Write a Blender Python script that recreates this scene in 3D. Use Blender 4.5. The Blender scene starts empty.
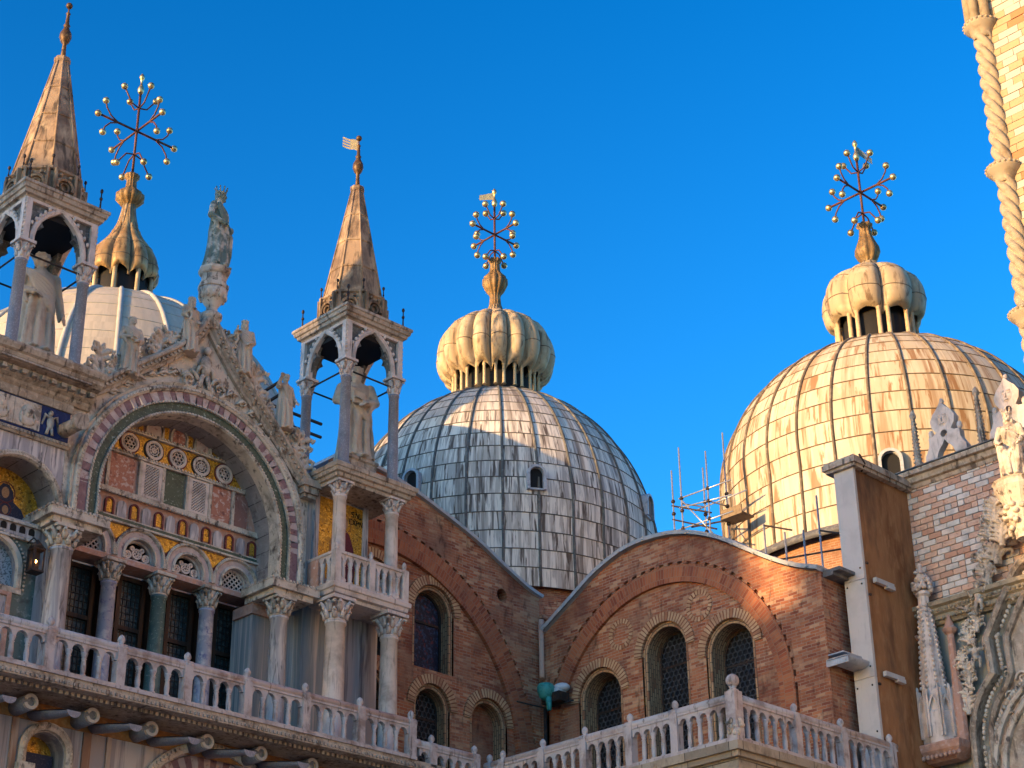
import bpy, bmesh, math, random
from mathutils import Vector, Matrix
from math import sin, cos, pi, radians, sqrt, atan2, hypot
rnd = random.Random(7)
scene = bpy.context.scene
COL = scene.collection

# ------------------------------------------------------------------ camera
F_PX, PITCH, YAW, ROLL = 1793.3, 0.4713947, 0.7784942, -0.01191
fw = Vector((sin(YAW) * cos(PITCH), cos(YAW) * cos(PITCH), sin(PITCH)))
rt = Vector((cos(YAW), -sin(YAW), 0)); up = rt.cross(fw)
r2 = rt * cos(ROLL) + up * sin(ROLL); u2 = up * cos(ROLL) - rt * sin(ROLL)
cam = bpy.data.cameras.new('camera'); camo = bpy.data.objects.new('camera', cam); COL.objects.link(camo)
camo.matrix_world = Matrix(((r2.x, u2.x, -fw.x, 0), (r2.y, u2.y, -fw.y, 0), (r2.z, u2.z, -fw.z, 1.7), (0, 0, 0, 1)))
cam.sensor_width = 36; cam.lens = F_PX * 36 / 1024; cam.clip_end = 2000; cam.clip_start = 0.1
scene.camera = camo

# ------------------------------------------------------------------ light
SUN_BEARING, SUN_EL = radians(280), radians(7.0)        # bearing from +Y towards +X
w = bpy.data.worlds.new('World'); scene.world = w; w.use_nodes = True
nt = w.node_tree; bg = nt.nodes['Background']
sky = nt.nodes.new('ShaderNodeTexSky'); sky.sky_type = 'NISHITA'; sky.sun_disc = False
sky.sun_elevation = SUN_EL; sky.sun_rotation = SUN_BEARING
sky.air_density = 1.0; sky.dust_density = 0.4; sky.ozone_density = 3.0
hs = nt.nodes.new('ShaderNodeHueSaturation'); hs.inputs['Saturation'].default_value = 1.13
gm = nt.nodes.new('ShaderNodeGamma'); gm.inputs['Gamma'].default_value = 1.45
nt.links.new(sky.outputs[0], gm.inputs[0]); nt.links.new(gm.outputs[0], hs.inputs['Color']); nt.links.new(hs.outputs[0], bg.inputs[0])
bg.inputs[1].default_value = 0.125
sl = bpy.data.lights.new('sun', 'SUN'); sl.energy = 3.4; sl.angle = radians(0.5); sl.color = (1.0, 0.62, 0.27)
so = bpy.data.objects.new('sun', sl); COL.objects.link(so)
sdir = Vector((sin(SUN_BEARING) * cos(SUN_EL), cos(SUN_BEARING) * cos(SUN_EL), sin(SUN_EL)))
so.rotation_euler = sdir.to_track_quat('Z', 'Y').to_euler(); so.location = (0, 0, 60)
vs = scene.view_settings
vs.view_transform = 'Standard'; vs.look = 'None'; vs.exposure = 1.5; vs.gamma = 1; vs.use_curve_mapping = False

# ------------------------------------------------------------------ mesh helpers
def V(*a): return Vector(a)
def pA(Y):  return lambda u, v, d=0: V(u, Y + d, v)        # plane facing -Y, u = X
def pB(X):  return lambda u, v, d=0: V(X + d, u, v)        # plane facing -X, u = Y
def pR(c, k):                                              # side k of a square plan about c
    a = k * pi / 2
    return lambda u, v, d=0: V(c[0] + u * cos(a) - d * sin(a), c[1] + u * sin(a) + d * cos(a), v)
def pD(c, a): return lambda u, v, d=0: V(c[0] + u * cos(a) - d * sin(a), c[1] + u * sin(a) + d * cos(a), v)

class B:
    def __init__(s):
        s.bm = bmesh.new(); s.uv = s.bm.loops.layers.uv.new('UVMap'); s.m = 0
    def face(s, pts, uvs=None, smooth=False):
        if len(pts) < 3: return
        try: f = s.bm.faces.new([s.bm.verts.new(p) for p in pts])
        except ValueError: return
        f.material_index = s.m; f.smooth = smooth
        if uvs:
            for l, t in zip(f.loops, uvs): l[s.uv].uv = t
        return f
    def grid(s, P, U=None, wrap=False, smooth=True, capa=False, capb=False):
        vs_ = [[s.bm.verts.new(p) for p in r] for r in P]
        n = len(P[0])
        for i in range(len(P) - 1):
            for j in range(n if wrap else n - 1):
                k = (j + 1) % n
                try: f = s.bm.faces.new((vs_[i][j], vs_[i][k], vs_[i + 1][k], vs_[i + 1][j]))
                except ValueError: continue
                f.material_index = s.m; f.smooth = smooth
                if U:
                    t = (U[i][j], U[i][j + 1], U[i + 1][j + 1], U[i + 1][j])
                    for l, q in zip(f.loops, t): l[s.uv].uv = q
        for flag, row in ((capa, vs_[0]), (capb, vs_[-1])):
            if flag:
                try:
                    f = s.bm.faces.new(row); f.material_index = s.m
                except ValueError: pass
    def bx(s, M, u0, u1, v0, v1, d0, d1):
        c = lambda u, v, d: M(u, v, d)
        s.face([c(u0, v0, d0), c(u1, v0, d0), c(u1, v1, d0), c(u0, v1, d0)], [(u0, v0), (u1, v0), (u1, v1), (u0, v1)])
        s.face([c(u0, v0, d1), c(u1, v0, d1), c(u1, v1, d1), c(u0, v1, d1)], [(u0, v0), (u1, v0), (u1, v1), (u0, v1)])
        for u in (u0, u1):
            s.face([c(u, v0, d0), c(u, v0, d1), c(u, v1, d1), c(u, v1, d0)], [(d0, v0), (d1, v0), (d1, v1), (d0, v1)])
        for v in (v0, v1):
            s.face([c(u0, v, d0), c(u1, v, d0), c(u1, v, d1), c(u0, v, d1)], [(u0, d0), (u1, d0), (u1, d1), (u0, d1)])
    def box(s, x0, x1, y0, y1, z0, z1): s.bx(pA(0), x0, x1, z0, z1, y0, y1)
    def wall(s, M, outer, holes=(), d0=0, d1=0.3, back=True, side=True):
        t = bmesh.new(); edges = []
        for lp in [outer] + list(holes):
            vv = [t.verts.new((p[0], p[1], 0)) for p in lp]
            edges += [t.edges.new((vv[i], vv[(i + 1) % len(vv)])) for i in range(len(vv))]
        bmesh.ops.triangle_fill(t, use_beauty=True, use_dissolve=False, edges=edges, normal=(0, 0, 1))
        for f in t.faces:
            q = [(v.co.x, v.co.y) for v in f.verts]
            s.face([M(a, b, d0) for a, b in q], q)
            if back: s.face([M(a, b, d1) for a, b in q], q)
        t.free()
        if side:
            for lp in [outer] + list(holes):
                L = 0
                for i in range(len(lp)):
                    a, b = lp[i], lp[(i + 1) % len(lp)]; l = hypot(b[0] - a[0], b[1] - a[1])
                    s.face([M(a[0], a[1], d0), M(b[0], b[1], d0), M(b[0], b[1], d1), M(a[0], a[1], d1)],
                           [(d0, L), (d0, L + l), (d1, L + l), (d1, L)]); L += l
    def sweep(s, M, path, prof, closed=False, smooth=False, caps=True):
        n = len(path); rows = []; us = []; L = 0
        cum = [0]
        for a, b in zip(prof, prof[1:]): cum.append(cum[-1] + hypot(b[0] - a[0], b[1] - a[1]))
        for i in range(n):
            if closed: a, b = path[i - 1], path[(i + 1) % n]
            else: a, b = path[max(i - 1, 0)], path[min(i + 1, n - 1)]
            tx, ty = b[0] - a[0], b[1] - a[1]; l = hypot(tx, ty) or 1; nx, ny = -ty / l, tx / l
            k = 1
            if 0 < i < n - 1 or closed:
                p0, p1 = path[i - 1], path[i]; e = hypot(p1[0] - p0[0], p1[1] - p0[1]) or 1
                k = 1 / max(.5, abs((p1[0] - p0[0]) / e * tx / l + (p1[1] - p0[1]) / e * ty / l))
            rows.append([M(path[i][0] + nx * q[0] * k, path[i][1] + ny * q[0] * k, q[1]) for q in prof])
            if i: L += hypot(path[i][0] - path[i - 1][0], path[i][1] - path[i - 1][1])
            us.append([(L, c) for c in cum])
        if closed:
            L += hypot(path[0][0] - path[-1][0], path[0][1] - path[-1][1])
            rows.append(rows[0]); us.append([(L, c) for c in cum])
        if smooth:
            s.grid(rows, us, smooth=True)
        else:
            for i in range(len(rows) - 1):
                for j in range(len(prof) - 1):
                    s.face([rows[i][j], rows[i][j + 1], rows[i + 1][j + 1], rows[i + 1][j]],
                           [us[i][j], us[i][j + 1], us[i + 1][j + 1], us[i + 1][j]])
        if caps and not closed:
            s.face(rows[0]); s.face(rows[-1])
    def lathe(s, prof, c=(0, 0, 0), n=20, smooth=True, lobes=0, amp=0.0, caps=True, rot=0):
        rows, us = [], []; L = 0
        for i, (r, z) in enumerate(prof):
            if i: L += hypot(r - prof[i - 1][0], z - prof[i - 1][1])
            row = []; ur = []
            for j in range(n):
                a = 2 * pi * j / n + rot
                rr = r * (1 + amp * (abs(sin(lobes * a / 2)) - .6)) if lobes else r
                row.append(V(c[0] + rr * cos(a), c[1] + rr * sin(a), c[2] + z))
            R = max(q[0] for q in prof)
            ur = [(2 * pi * j / n * R, L) for j in range(n + 1)]
            rows.append(row); us.append(ur)
        s.grid(rows, us, wrap=True, smooth=smooth, capa=caps, capb=caps)
    def tube(s, pts, r, n=8, smooth=True):
        pts = [Vector(p) for p in pts]; m = len(pts)
        rs = r if isinstance(r, (list, tuple)) else [r] * m
        rows, us = [], []; L = 0; ref = None
        for i in range(m):
            t = (pts[min(i + 1, m - 1)] - pts[max(i - 1, 0)])
            t = t.normalized() if t.length else V(0, 0, 1)
            if ref is None: ref = V(0, 0, 1) if abs(t.z) < .9 else V(1, 0, 0)
            a = t.cross(ref)
            if a.length < 1e-4: a = t.cross(V(.3, 1, .2))
            a.normalize(); b = t.cross(a); pass
            if i: L += (pts[i] - pts[i - 1]).length
            rows.append([pts[i] + (a * cos(2 * pi * j / n) + b * sin(2 * pi * j / n)) * rs[i] for j in range(n)])
            us.append([(2 * pi * j / n * max(rs), L) for j in range(n + 1)])
        s.grid(rows, us, wrap=True, smooth=smooth, capa=True, capb=True)
    def ball(s, c, r, n=10, m=7, rot=None):
        if not isinstance(r, (tuple, list)): r = (r, r, r)
        rows = []
        for i in range(m + 1):
            t = pi * i / m; row = []
            for j in range(n):
                a = 2 * pi * j / n
                p = V(r[0] * max(sin(t), .02) * cos(a), r[1] * max(sin(t), .02) * sin(a), -r[2] * cos(t))
                if rot: p = rot @ p
                row.append(Vector(c) + p)
            rows.append(row)
        s.grid(rows, None, wrap=True, capa=True, capb=True)
    def mesh(s, name, origin=(0, 0, 0)):
        bmesh.ops.recalc_face_normals(s.bm, faces=s.bm.faces)
        o = Vector(origin)
        if o.length: bmesh.ops.translate(s.bm, verts=s.bm.verts, vec=-o)
        me = bpy.data.meshes.new(name); s.bm.to_mesh(me); s.bm.free(); return me

ORG = {}
def thing(name, label, cat, loc, group=None):
    o = bpy.data.objects.new(name, None); COL.objects.link(o); o.location = loc; o.empty_display_size = .3
    o['label'] = label; o['category'] = cat
    if group: o['group'] = group
    ORG[o.name] = Vector(loc); return o
def setm(me, mats):
    if len(me.materials): return
    for m in (mats if isinstance(mats, (list, tuple)) else [mats]): me.materials.append(m)
def part(name, b, mats, parent, label=None):
    me = b if isinstance(b, bpy.types.Mesh) else b.mesh(name, ORG[parent.name])
    setm(me, mats); o = bpy.data.objects.new(name, me); COL.objects.link(o); o.parent = parent
    ORG[o.name] = ORG[parent.name]
    if label: o['label'] = label
    return o
def put(name, me, parent, wloc, rz=0, s=1):
    o = bpy.data.objects.new(name, me); COL.objects.link(o); o.parent = parent
    o.location = Vector(wloc) - ORG[parent.name]; o.rotation_euler = (0, 0, rz); o.scale = (s, s, s)
    ORG[o.name] = Vector(wloc); return o
def solo(name, b, mats, label, cat, loc, group=None, rz=0):
    me = b if isinstance(b, bpy.types.Mesh) else b.mesh(name, loc)
    setm(me, mats); o = bpy.data.objects.new(name, me); COL.objects.link(o); o.location = loc; o.rotation_euler = (0, 0, rz)
    o['label'] = label; o['category'] = cat
    if group: o['group'] = group
    ORG[o.name] = Vector(loc); return o
def structure(name, b, mats):
    me = b.mesh(name); setm(me, mats); o = bpy.data.objects.new(name, me); COL.objects.link(o); o['kind'] = 'structure'; return o
def dup(o, off, label=None, skip=(), parent=None):
    c = o.copy(); COL.objects.link(c)
    if parent is None: c.location = o.location + Vector(off); ORG[c.name] = ORG[o.name] + Vector(off)
    else: c.parent = parent; ORG[c.name] = ORG[parent.name]
    if label: c['label'] = label
    for ch in list(o.children):
        if ch.name.split('.')[0] not in skip: dup(ch, off, None, skip, c)
    return c
def carve(b, voxel, smooth=3, name='carving'):
    me = b.mesh(name); o = bpy.data.objects.new('tmp', me); COL.objects.link(o)
    m = o.modifiers.new('r', 'REMESH'); m.mode = 'VOXEL'; m.voxel_size = voxel; m.use_smooth_shade = True
    if smooth:
        m2 = o.modifiers.new('s', 'SMOOTH'); m2.factor = .5; m2.iterations = smooth
    bpy.context.view_layer.update(); dg = bpy.context.evaluated_depsgraph_get()
    out = bpy.data.meshes.new_from_object(o.evaluated_get(dg)); out.name = name
    bpy.data.objects.remove(o); bpy.data.meshes.remove(me); return out
def arc(c, r, a0, a1, n=32):
    return [(c[0] + r * cos(radians(a0 + (a1 - a0) * i / n)), c[1] + r * sin(radians(a0 + (a1 - a0) * i / n))) for i in range(n + 1)]
def arched(uc, zc, r, zb, n=20):                           # arched outline, anticlockwise from lower right
    return [(uc + r, zb)] + arc((uc, zc), r, 0, 180, n) + [(uc - r, zb)]
def cr(pts, n=6):                                          # Catmull-Rom through points
    out = []
    P = [Vector(p) for p in pts]
    for i in range(len(P) - 1):
        p0, p1, p2, p3 = P[max(i - 1, 0)], P[i], P[i + 1], P[min(i + 2, len(P) - 1)]
        for k in range(n):
            t = k / n
            out.append(tuple(.5 * ((2 * p1) + (p2 - p0) * t + (2 * p0 - 5 * p1 + 4 * p2 - p3) * t * t + (3 * p1 - p0 - 3 * p2 + p3) * t ** 3)))
    return out + [tuple(P[-1])]

# ------------------------------------------------------------------ materials
def N(nt, t, **k):
    n = nt.nodes.new(t)
    for a, b in k.items():
        if a in n.inputs: n.inputs[a].default_value = b
        else: setattr(n, a, b)
    return n
def mat(name, base, layers=(), rough=.75, metal=0, bump=0.0, bscale=20, brick=None, spec=.3, uvnoise=False, panel=None, vfade=None):
    """layers: (scale, colour, low, high, stretch(x,y,z), strength). brick: dict(w,h,m,c2,mortar,ring)"""
    m = bpy.data.materials.new(name); m.use_nodes = True; nt = m.node_tree; L = nt.links.new
    p = nt.nodes['Principled BSDF']; p.inputs['Roughness'].default_value = rough; p.inputs['Metallic'].default_value = metal
    p.inputs['Specular IOR Level'].default_value = spec
    geo = N(nt, 'ShaderNodeNewGeometry'); uv = N(nt, 'ShaderNodeUVMap')
    pos = uv.outputs[0] if uvnoise else geo.outputs['Position']
    rgb = N(nt, 'ShaderNodeRGB'); rgb.outputs[0].default_value = (*base, 1); col = rgb.outputs[0]
    hgt = None; pw = None
    if brick:
        bt = N(nt, 'ShaderNodeTexBrick'); bt.offset = brick.get('off', .5)
        bt.inputs['Scale'].default_value = 1; bt.inputs['Brick Width'].default_value = brick['w']; bt.inputs['Row Height'].default_value = brick['h']
        bt.inputs['Mortar Size'].default_value = brick['m']; bt.inputs['Mortar Smooth'].default_value = .2; bt.inputs['Bias'].default_value = brick.get('bias', 0)
        bt.inputs['Color1'].default_value = (0, 0, 0, 1); bt.inputs['Color2'].default_value = (1, 1, 1, 1); bt.inputs['Mortar'].default_value = (.5, .5, .5, 1)
        wob = N(nt, 'ShaderNodeTexNoise', Scale=1.3); L(uv.outputs[0], wob.inputs['Vector'])
        sc = N(nt, 'ShaderNodeVectorMath', operation='SCALE'); sc.inputs['Scale'].default_value = brick.get('wob', .03); L(wob.outputs['Color'], sc.inputs[0])
        ad = N(nt, 'ShaderNodeVectorMath', operation='ADD'); L(uv.outputs[0], ad.inputs[0]); L(sc.outputs[0], ad.inputs[1]); L(ad.outputs[0], bt.inputs['Vector'])
        rp = N(nt, 'ShaderNodeValToRGB'); cs = [base] + list(brick['c']); e = rp.color_ramp.elements
        rp.color_ramp.interpolation = brick.get('interp', 'LINEAR')
        e[0].color = (*cs[0], 1); e[1].color = (*cs[-1], 1); e[1].position = .92
        for i, c in enumerate(cs[1:-1]): x = e.new((i + 1) / (len(cs) - 1)); x.color = (*c, 1)
        L(bt.outputs['Color'], rp.inputs[0]); pw = bt.outputs['Color']
        mx = N(nt, 'ShaderNodeMix', data_type='RGBA'); L(bt.outputs['Fac'], mx.inputs[0]); L(rp.outputs[0], mx.inputs[6]); mx.inputs[7].default_value = (*brick['mortar'], 1)
        col = mx.outputs[2]; hgt = bt.outputs['Fac']
    for i, ly in enumerate(layers):
        s_, c, lo, hi = ly[:4]; st = ly[4] if len(ly) > 4 else (1, 1, 1); amt = ly[5] if len(ly) > 5 else 1
        mp = N(nt, 'ShaderNodeMapping'); mp.inputs['Scale'].default_value = st; mp.inputs['Location'].default_value = (i * 7.3, i * 3.1, i * 1.7)
        L(pos, mp.inputs[0])
        nz = N(nt, 'ShaderNodeTexNoise', Scale=s_, Detail=5.0, Roughness=.6, Distortion=(ly[6] if len(ly) > 6 else .3))
        if panel and pw and not (len(ly) > 6 and ly[6] == .6):
            nz.noise_dimensions = '4D'; mu = N(nt, 'ShaderNodeMath', operation='MULTIPLY'); mu.inputs[1].default_value = panel; L(pw, mu.inputs[0]); L(mu.outputs[0], nz.inputs['W'])
        L(mp.outputs[0], nz.inputs['Vector'])
        mr = N(nt, 'ShaderNodeMapRange'); mr.inputs['From Min'].default_value = lo; mr.inputs['From Max'].default_value = hi; mr.inputs['To Max'].default_value = amt
        L(nz.outputs[0], mr.inputs[0])
        fac = mr.outputs[0]
        if vfade and len(ly) > 6 and ly[6] > .7:                # streaks get stronger lower down the dome, where rain runs off
            sx = N(nt, 'ShaderNodeSeparateXYZ'); L(uv.outputs[0], sx.inputs[0])
            vr = N(nt, 'ShaderNodeMapRange'); vr.inputs['From Min'].default_value = vfade[0]; vr.inputs['From Max'].default_value = vfade[1]; vr.inputs['To Min'].default_value = 1; vr.inputs['To Max'].default_value = vfade[2]
            L(sx.outputs[1], vr.inputs[0]); mm = N(nt, 'ShaderNodeMath', operation='MULTIPLY'); L(fac, mm.inputs[0]); L(vr.outputs[0], mm.inputs[1]); fac = mm.outputs[0]
        mx = N(nt, 'ShaderNodeMix', data_type='RGBA'); L(fac, mx.inputs[0]); L(col, mx.inputs[6]); mx.inputs[7].default_value = (*c, 1)
        col = mx.outputs[2]
    L(col, p.inputs['Base Color'])
    if bump or brick:
        nz = N(nt, 'ShaderNodeTexNoise', Scale=bscale, Detail=4.0); L(geo.outputs['Position'], nz.inputs['Vector'])
        h = nz.outputs[0]
        if hgt:
            ma = N(nt, 'ShaderNodeMath', operation='MULTIPLY_ADD'); ma.inputs[1].default_value = -1.5; L(hgt, ma.inputs[0]); L(h, ma.inputs[2]); h = ma.outputs[0]
        bp = N(nt, 'ShaderNodeBump'); bp.inputs['Strength'].default_value = bump or .5; bp.inputs['Distance'].default_value = .02
        L(h, bp.inputs['Height']); L(bp.outputs[0], p.inputs['Normal'])
    return m

STR = (1, 1, .12)
STONE = mat('weathered_stone', (.42, .345, .27), [(1.5, (.20, .145, .105), .45, .68), (9, (.56, .46, .36), .5, .72), (4, (.055, .042, .034), .53, .66, (2, 2, .3), .85)], bump=.5, bscale=25)
CARVED = mat('carved_stone', (.58, .50, .41), [(2, (.25, .20, .155), .47, .66), (7, (.06, .048, .042), .55, .65, (1, 1, .4), .85), (6, (.66, .56, .46), .55, .7)], bump=.7, bscale=35)
WHITE = mat('white_marble', (.64, .54, .48), [(2, (.36, .29, .25), .46, .7), (6, (.14, .11, .09), .57, .72, (2, 2, .25), .75)], rough=.55, bump=.2)
GREYMARB = mat('grey_veined_marble', (.34, .32, .335), [(1.2, (.58, .53, .51), .48, .62, (2.5, 2.5, .35), 1, 2.5), (3, (.12, .115, .13), .53, .64, (2, 2, .25), .85, 2)], rough=.45)
BLUEMARB = mat('blue_grey_marble', (.21, .245, .27), [(1.6, (.46, .42, .40), .5, .62, (3, 3, .12), 1, 1), (3, (.10, .15, .19), .5, .7, (3, 3, .15), .8)], rough=.4)
STRIPE = mat('striped_marble', (.30, .265, .265), [(3, (.50, .44, .40), .47, .54, (1, 1, .05)), (4, (.13, .11, .12), .54, .66, (1, 1, .06))], rough=.5)
GRANITE = mat('grey_granite', (.20, .20, .23), [(30, (.34, .33, .36), .5, .7), (2, (.12, .12, .14), .5, .8)], rough=.5)
PURPLECOL = mat('mottled_marble_shaft', (.36, .36, .44), [(4, (.58, .54, .56), .5, .6), (7, (.20, .20, .34), .55, .65)], rough=.4)
GREEN = mat('green_marble', (.05, .085, .065), [(18, (.24, .32, .28), .58, .66), (5, (.025, .045, .04), .5, .7)], rough=.35)
PORPH = mat('purple_marble', (.21, .12, .135), [(5, (.32, .22, .22), .5, .7), (12, (.10, .05, .07), .55, .7)], rough=.45)
PINKW = mat('pale_pink_marble', (.46, .37, .35), [(5, (.56, .48, .45), .5, .68), (10, (.28, .17, .16), .56, .68)], rough=.5)
BRECCIA = mat('red_breccia', (.40, .17, .12), [(9, (.55, .42, .38), .52, .60), (6, (.20, .08, .07), .55, .65)], rough=.4)
REDMARB = mat('red_marble', (.25, .13, .11), [(4, (.42, .30, .27), .55, .66, (1, 1, 1), 1, 2), (6, (.12, .06, .06), .55, .7)], rough=.45)
ROSE = mat('rose_stone', (.46, .26, .19), [(8, (.52, .38, .33), .5, .7), (3, (.24, .14, .12), .52, .75)], bump=.3)
MADDER = mat('dark_red_border', (.13, .03, .03), [(20, (.22, .08, .06), .5, .7)])
GOLD = mat('gold_mosaic', (.56, .28, .025), [(30, (.88, .56, .12), .52, .62), (14, (.16, .07, .015), .52, .62), (5, (.36, .20, .04), .5, .65)], rough=.35, metal=.25)
BLUE = mat('blue_ground', (.012, .025, .10), [(8, (.03, .05, .16), .5, .7)])
DARKROBE = mat('dark_blue_mosaic', (.035, .035, .06), [(30, (.12, .10, .12), .55, .7)])
REDROBE = mat('crimson_mosaic', (.13, .022, .03), [(30, (.05, .01, .015), .5, .7)])
FLESH = mat('tan_mosaic', (.42, .24, .13), [(30, (.30, .15, .07), .5, .7)])
ORANGE = mat('ochre_plaster', (.33, .15, .045), [(4, (.16, .08, .04), .5, .75, STR), (10, (.40, .22, .10), .5, .7)])
PLASTER = mat('stained_ochre_plaster', (.34, .15, .06), [(1.6, (.20, .075, .025), .44, .66, (1.3, 1.3, .35), .9), (5, (.42, .21, .09), .5, .7, (1.5, 1.5, .5), .7), (.8, (.075, .04, .025), .52, .68, (1.2, 1.2, .3), .85), (9, (.12, .055, .028), .58, .7, (2, 2, .12), .5)], bump=.3, bscale=15)
ISTRIA = mat('pale_istrian_stone', (.52, .48, .45), [(2, (.44, .41, .39), .46, .7), (5, (.30, .27, .25), .6, .75, (2, 2, .2), .6)], rough=.6)
BRICK = mat('red_brick', (.38, .115, .05), [(.7, (.16, .058, .038), .44, .64, (1, 1, 1), .8), (.45, (.40, .25, .16), .53, .66, (1.3, 1, .8), .55), (2.2, (.46, .21, .11), .52, .68, (1, 1, 1), .5), (5, (.055, .028, .02), .57, .72, (1, 1, .4), .7)],
            brick=dict(w=.27, h=.078, m=.008, c=[(.47, .175, .08), (.24, .065, .035), (.56, .32, .18)], mortar=(.42, .30, .21), wob=.07), rough=.9, bump=.8)
BRING = mat('brick_voussoirs', (.36, .10, .045), [(1.5, (.17, .07, .05), .45, .75, (1, 1, 1), .6), (5, (.38, .2, .11), .55, .72, (1, 1, 1), .5)],
            brick=dict(w=.085, h=.27, m=.008, c=[(.45, .16, .07), (.25, .065, .032)], mortar=(.32, .19, .12)), rough=.9, bump=.6)
YBRICK = mat('buff_brick', (.40, .21, .11), [(2, (.20, .13, .08), .5, .75, (1, 1, 1), .6)],
             brick=dict(w=.25, h=.08, m=.012, c=[(.46, .30, .17), (.28, .13, .07)], mortar=(.12, .08, .055)), rough=.9, bump=.6)
YRING = mat('buff_voussoirs', (.46, .28, .15), [(2, (.28, .12, .065), .48, .68, (1, 1, 1), .7)],
            brick=dict(w=.085, h=.5, m=.014, c=[(.56, .39, .23), (.38, .17, .085)], mortar=(.20, .075, .04), wob=.03), rough=.9, bump=.6)
LEADM = mat('lead_sheet', (.38, .39, .41), [(3, (.50, .51, .53), .5, .7), (6, (.14, .15, .17), .55, .75)], rough=.5, bump=.3, bscale=6)
DARKLEAD = mat('dark_lead', (.10, .10, .105), [(6, (.2, .19, .18), .5, .7)], rough=.6)
def domemat(name, base, c2, streak1, streak2, w, h, n1, amt1=1, amt2=1, lo1=.52, lo2=.5):
    return mat(name, base, [(.5, c2, .45, .6, (.5, .5, 1), .8), (1.0, streak1, lo1, lo1 + .07, (n1, .33, 1), amt1, .9), (1.0, streak2, lo2, lo2 + .07, (n1 * 1.25, .38, 1), amt2, .9), (.8, streak2, .53, .62, (2.2, .13, 1), amt2 * .7, .6)],
               brick=dict(w=w, h=h, m=.0, off=0, c=[tuple(.5 * (p + q) for p, q in zip(base, c2)), base, tuple(.88 * p + .12 * q for p, q in zip(base, streak2))], mortar=base, wob=0.0), rough=.6, bump=.25, bscale=5, uvnoise=True, panel=40, spec=.4, vfade=(7.5, 10.5, .35))
GILT = mat('gilded_metal', (.58, .44, .22), [(4, (.26, .17, .08), .47, .65)], rough=.35, metal=.85)
IRON = mat('dark_iron', (.035, .03, .03), [(10, (.10, .05, .03), .5, .7)], rough=.6, metal=.4)
RUSTROD = mat('red_painted_rod', (.085, .03, .018), [(8, (.03, .02, .018), .5, .7)], rough=.6)
STEEL = mat('galvanised_tube', (.45, .46, .48), [(8, (.25, .26, .28), .5, .7)], rough=.4, metal=.6)
WOOD = mat('dark_brown_wood', (.045, .022, .014), [(8, (.09, .045, .028), .5, .7, STR)], rough=.6)
PLANK = mat('old_planks', (.22, .16, .10), [(5, (.1, .07, .05), .5, .7)], rough=.9)
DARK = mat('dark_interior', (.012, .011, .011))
COPPER = mat('green_housing', (.05, .30, .27), [(8, (.02, .14, .13), .5, .7)], rough=.4)
CLOTHW = mat('pale_plastic', (.6, .62, .66), rough=.4)
PAVE = mat('grey_paving', (.22, .21, .20), [(2, (.14, .13, .13), .45, .7)], brick=dict(w=.8, h=.4, m=.008, c=[(.28, .27, .26)], mortar=(.08, .08, .08)))
FINIAL = mat('old_gilt_lead', (.16, .10, .042), [(3, (.32, .21, .09), .5, .68), (6, (.06, .04, .02), .54, .7, (2, 2, .4))], rough=.55, metal=.15)
VANE = mat('pale_gilt_flag', (.80, .62, .30), [(5, (.5, .4, .25), .5, .7)], rough=.45)
SPIKE = mat('brown_finial', (.10, .055, .025), [(9, (.3, .18, .07), .55, .7)], rough=.5, metal=.4)
def glassmat():
    m = mat('leaded_glass', (.008, .009, .012), [(6, (.022, .026, .035), .5, .62), (3, (.012, .01, .01), .5, .7)], rough=.3, spec=.3, bump=.4, bscale=14)
    return m
GLASS = glassmat()
GLASSG = mat('grey_bottle_glass', (.035, .05, .055), [(10, (.085, .105, .11), .48, .62), (25, (.02, .02, .02), .58, .66)], rough=.25, spec=.6, bump=.5, bscale=22)
GLASSB = mat('blue_stained_glass', (.012, .016, .035), [(12, (.035, .07, .14), .5, .62), (9, (.12, .03, .035), .56, .64)], rough=.3, spec=.35, bump=.4, bscale=18)
BRONZE = mat('green_bronze', (.13, .175, .15), [(3, (.46, .44, .38), .5, .62), (9, (.04, .06, .06), .55, .7)], rough=.6)
DOME1 = domemat('ribbed_dome_lead', (.45, .37, .28), (.52, .44, .34), (.36, .32, .27), (.26, .23, .19), 1.4, .95, 2.5, .4, .35)
DOME2 = domemat('streaked_dome_lead', (.43, .38, .33), (.50, .42, .33), (.74, .66, .55), (.085, .055, .036), 1.46, .8, 4.2, .95, .95, .46, .53)
DOME3 = domemat('pale_dome_lead', (.46, .38, .26), (.54, .46, .34), (.62, .54, .41), (.25, .12, .04), 1.42, .82, 2.8, .6, .85, .52, .53)

# ------------------------------------------------------------------ ground
b = B(); b.face([V(-600, -600, 0), V(600, -600, 0), V(600, 600, 0), V(-600, 600, 0)], [(-600, -600), (600, -600), (600, 600), (-600, 600)])
structure('paving', b, PAVE)

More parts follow.
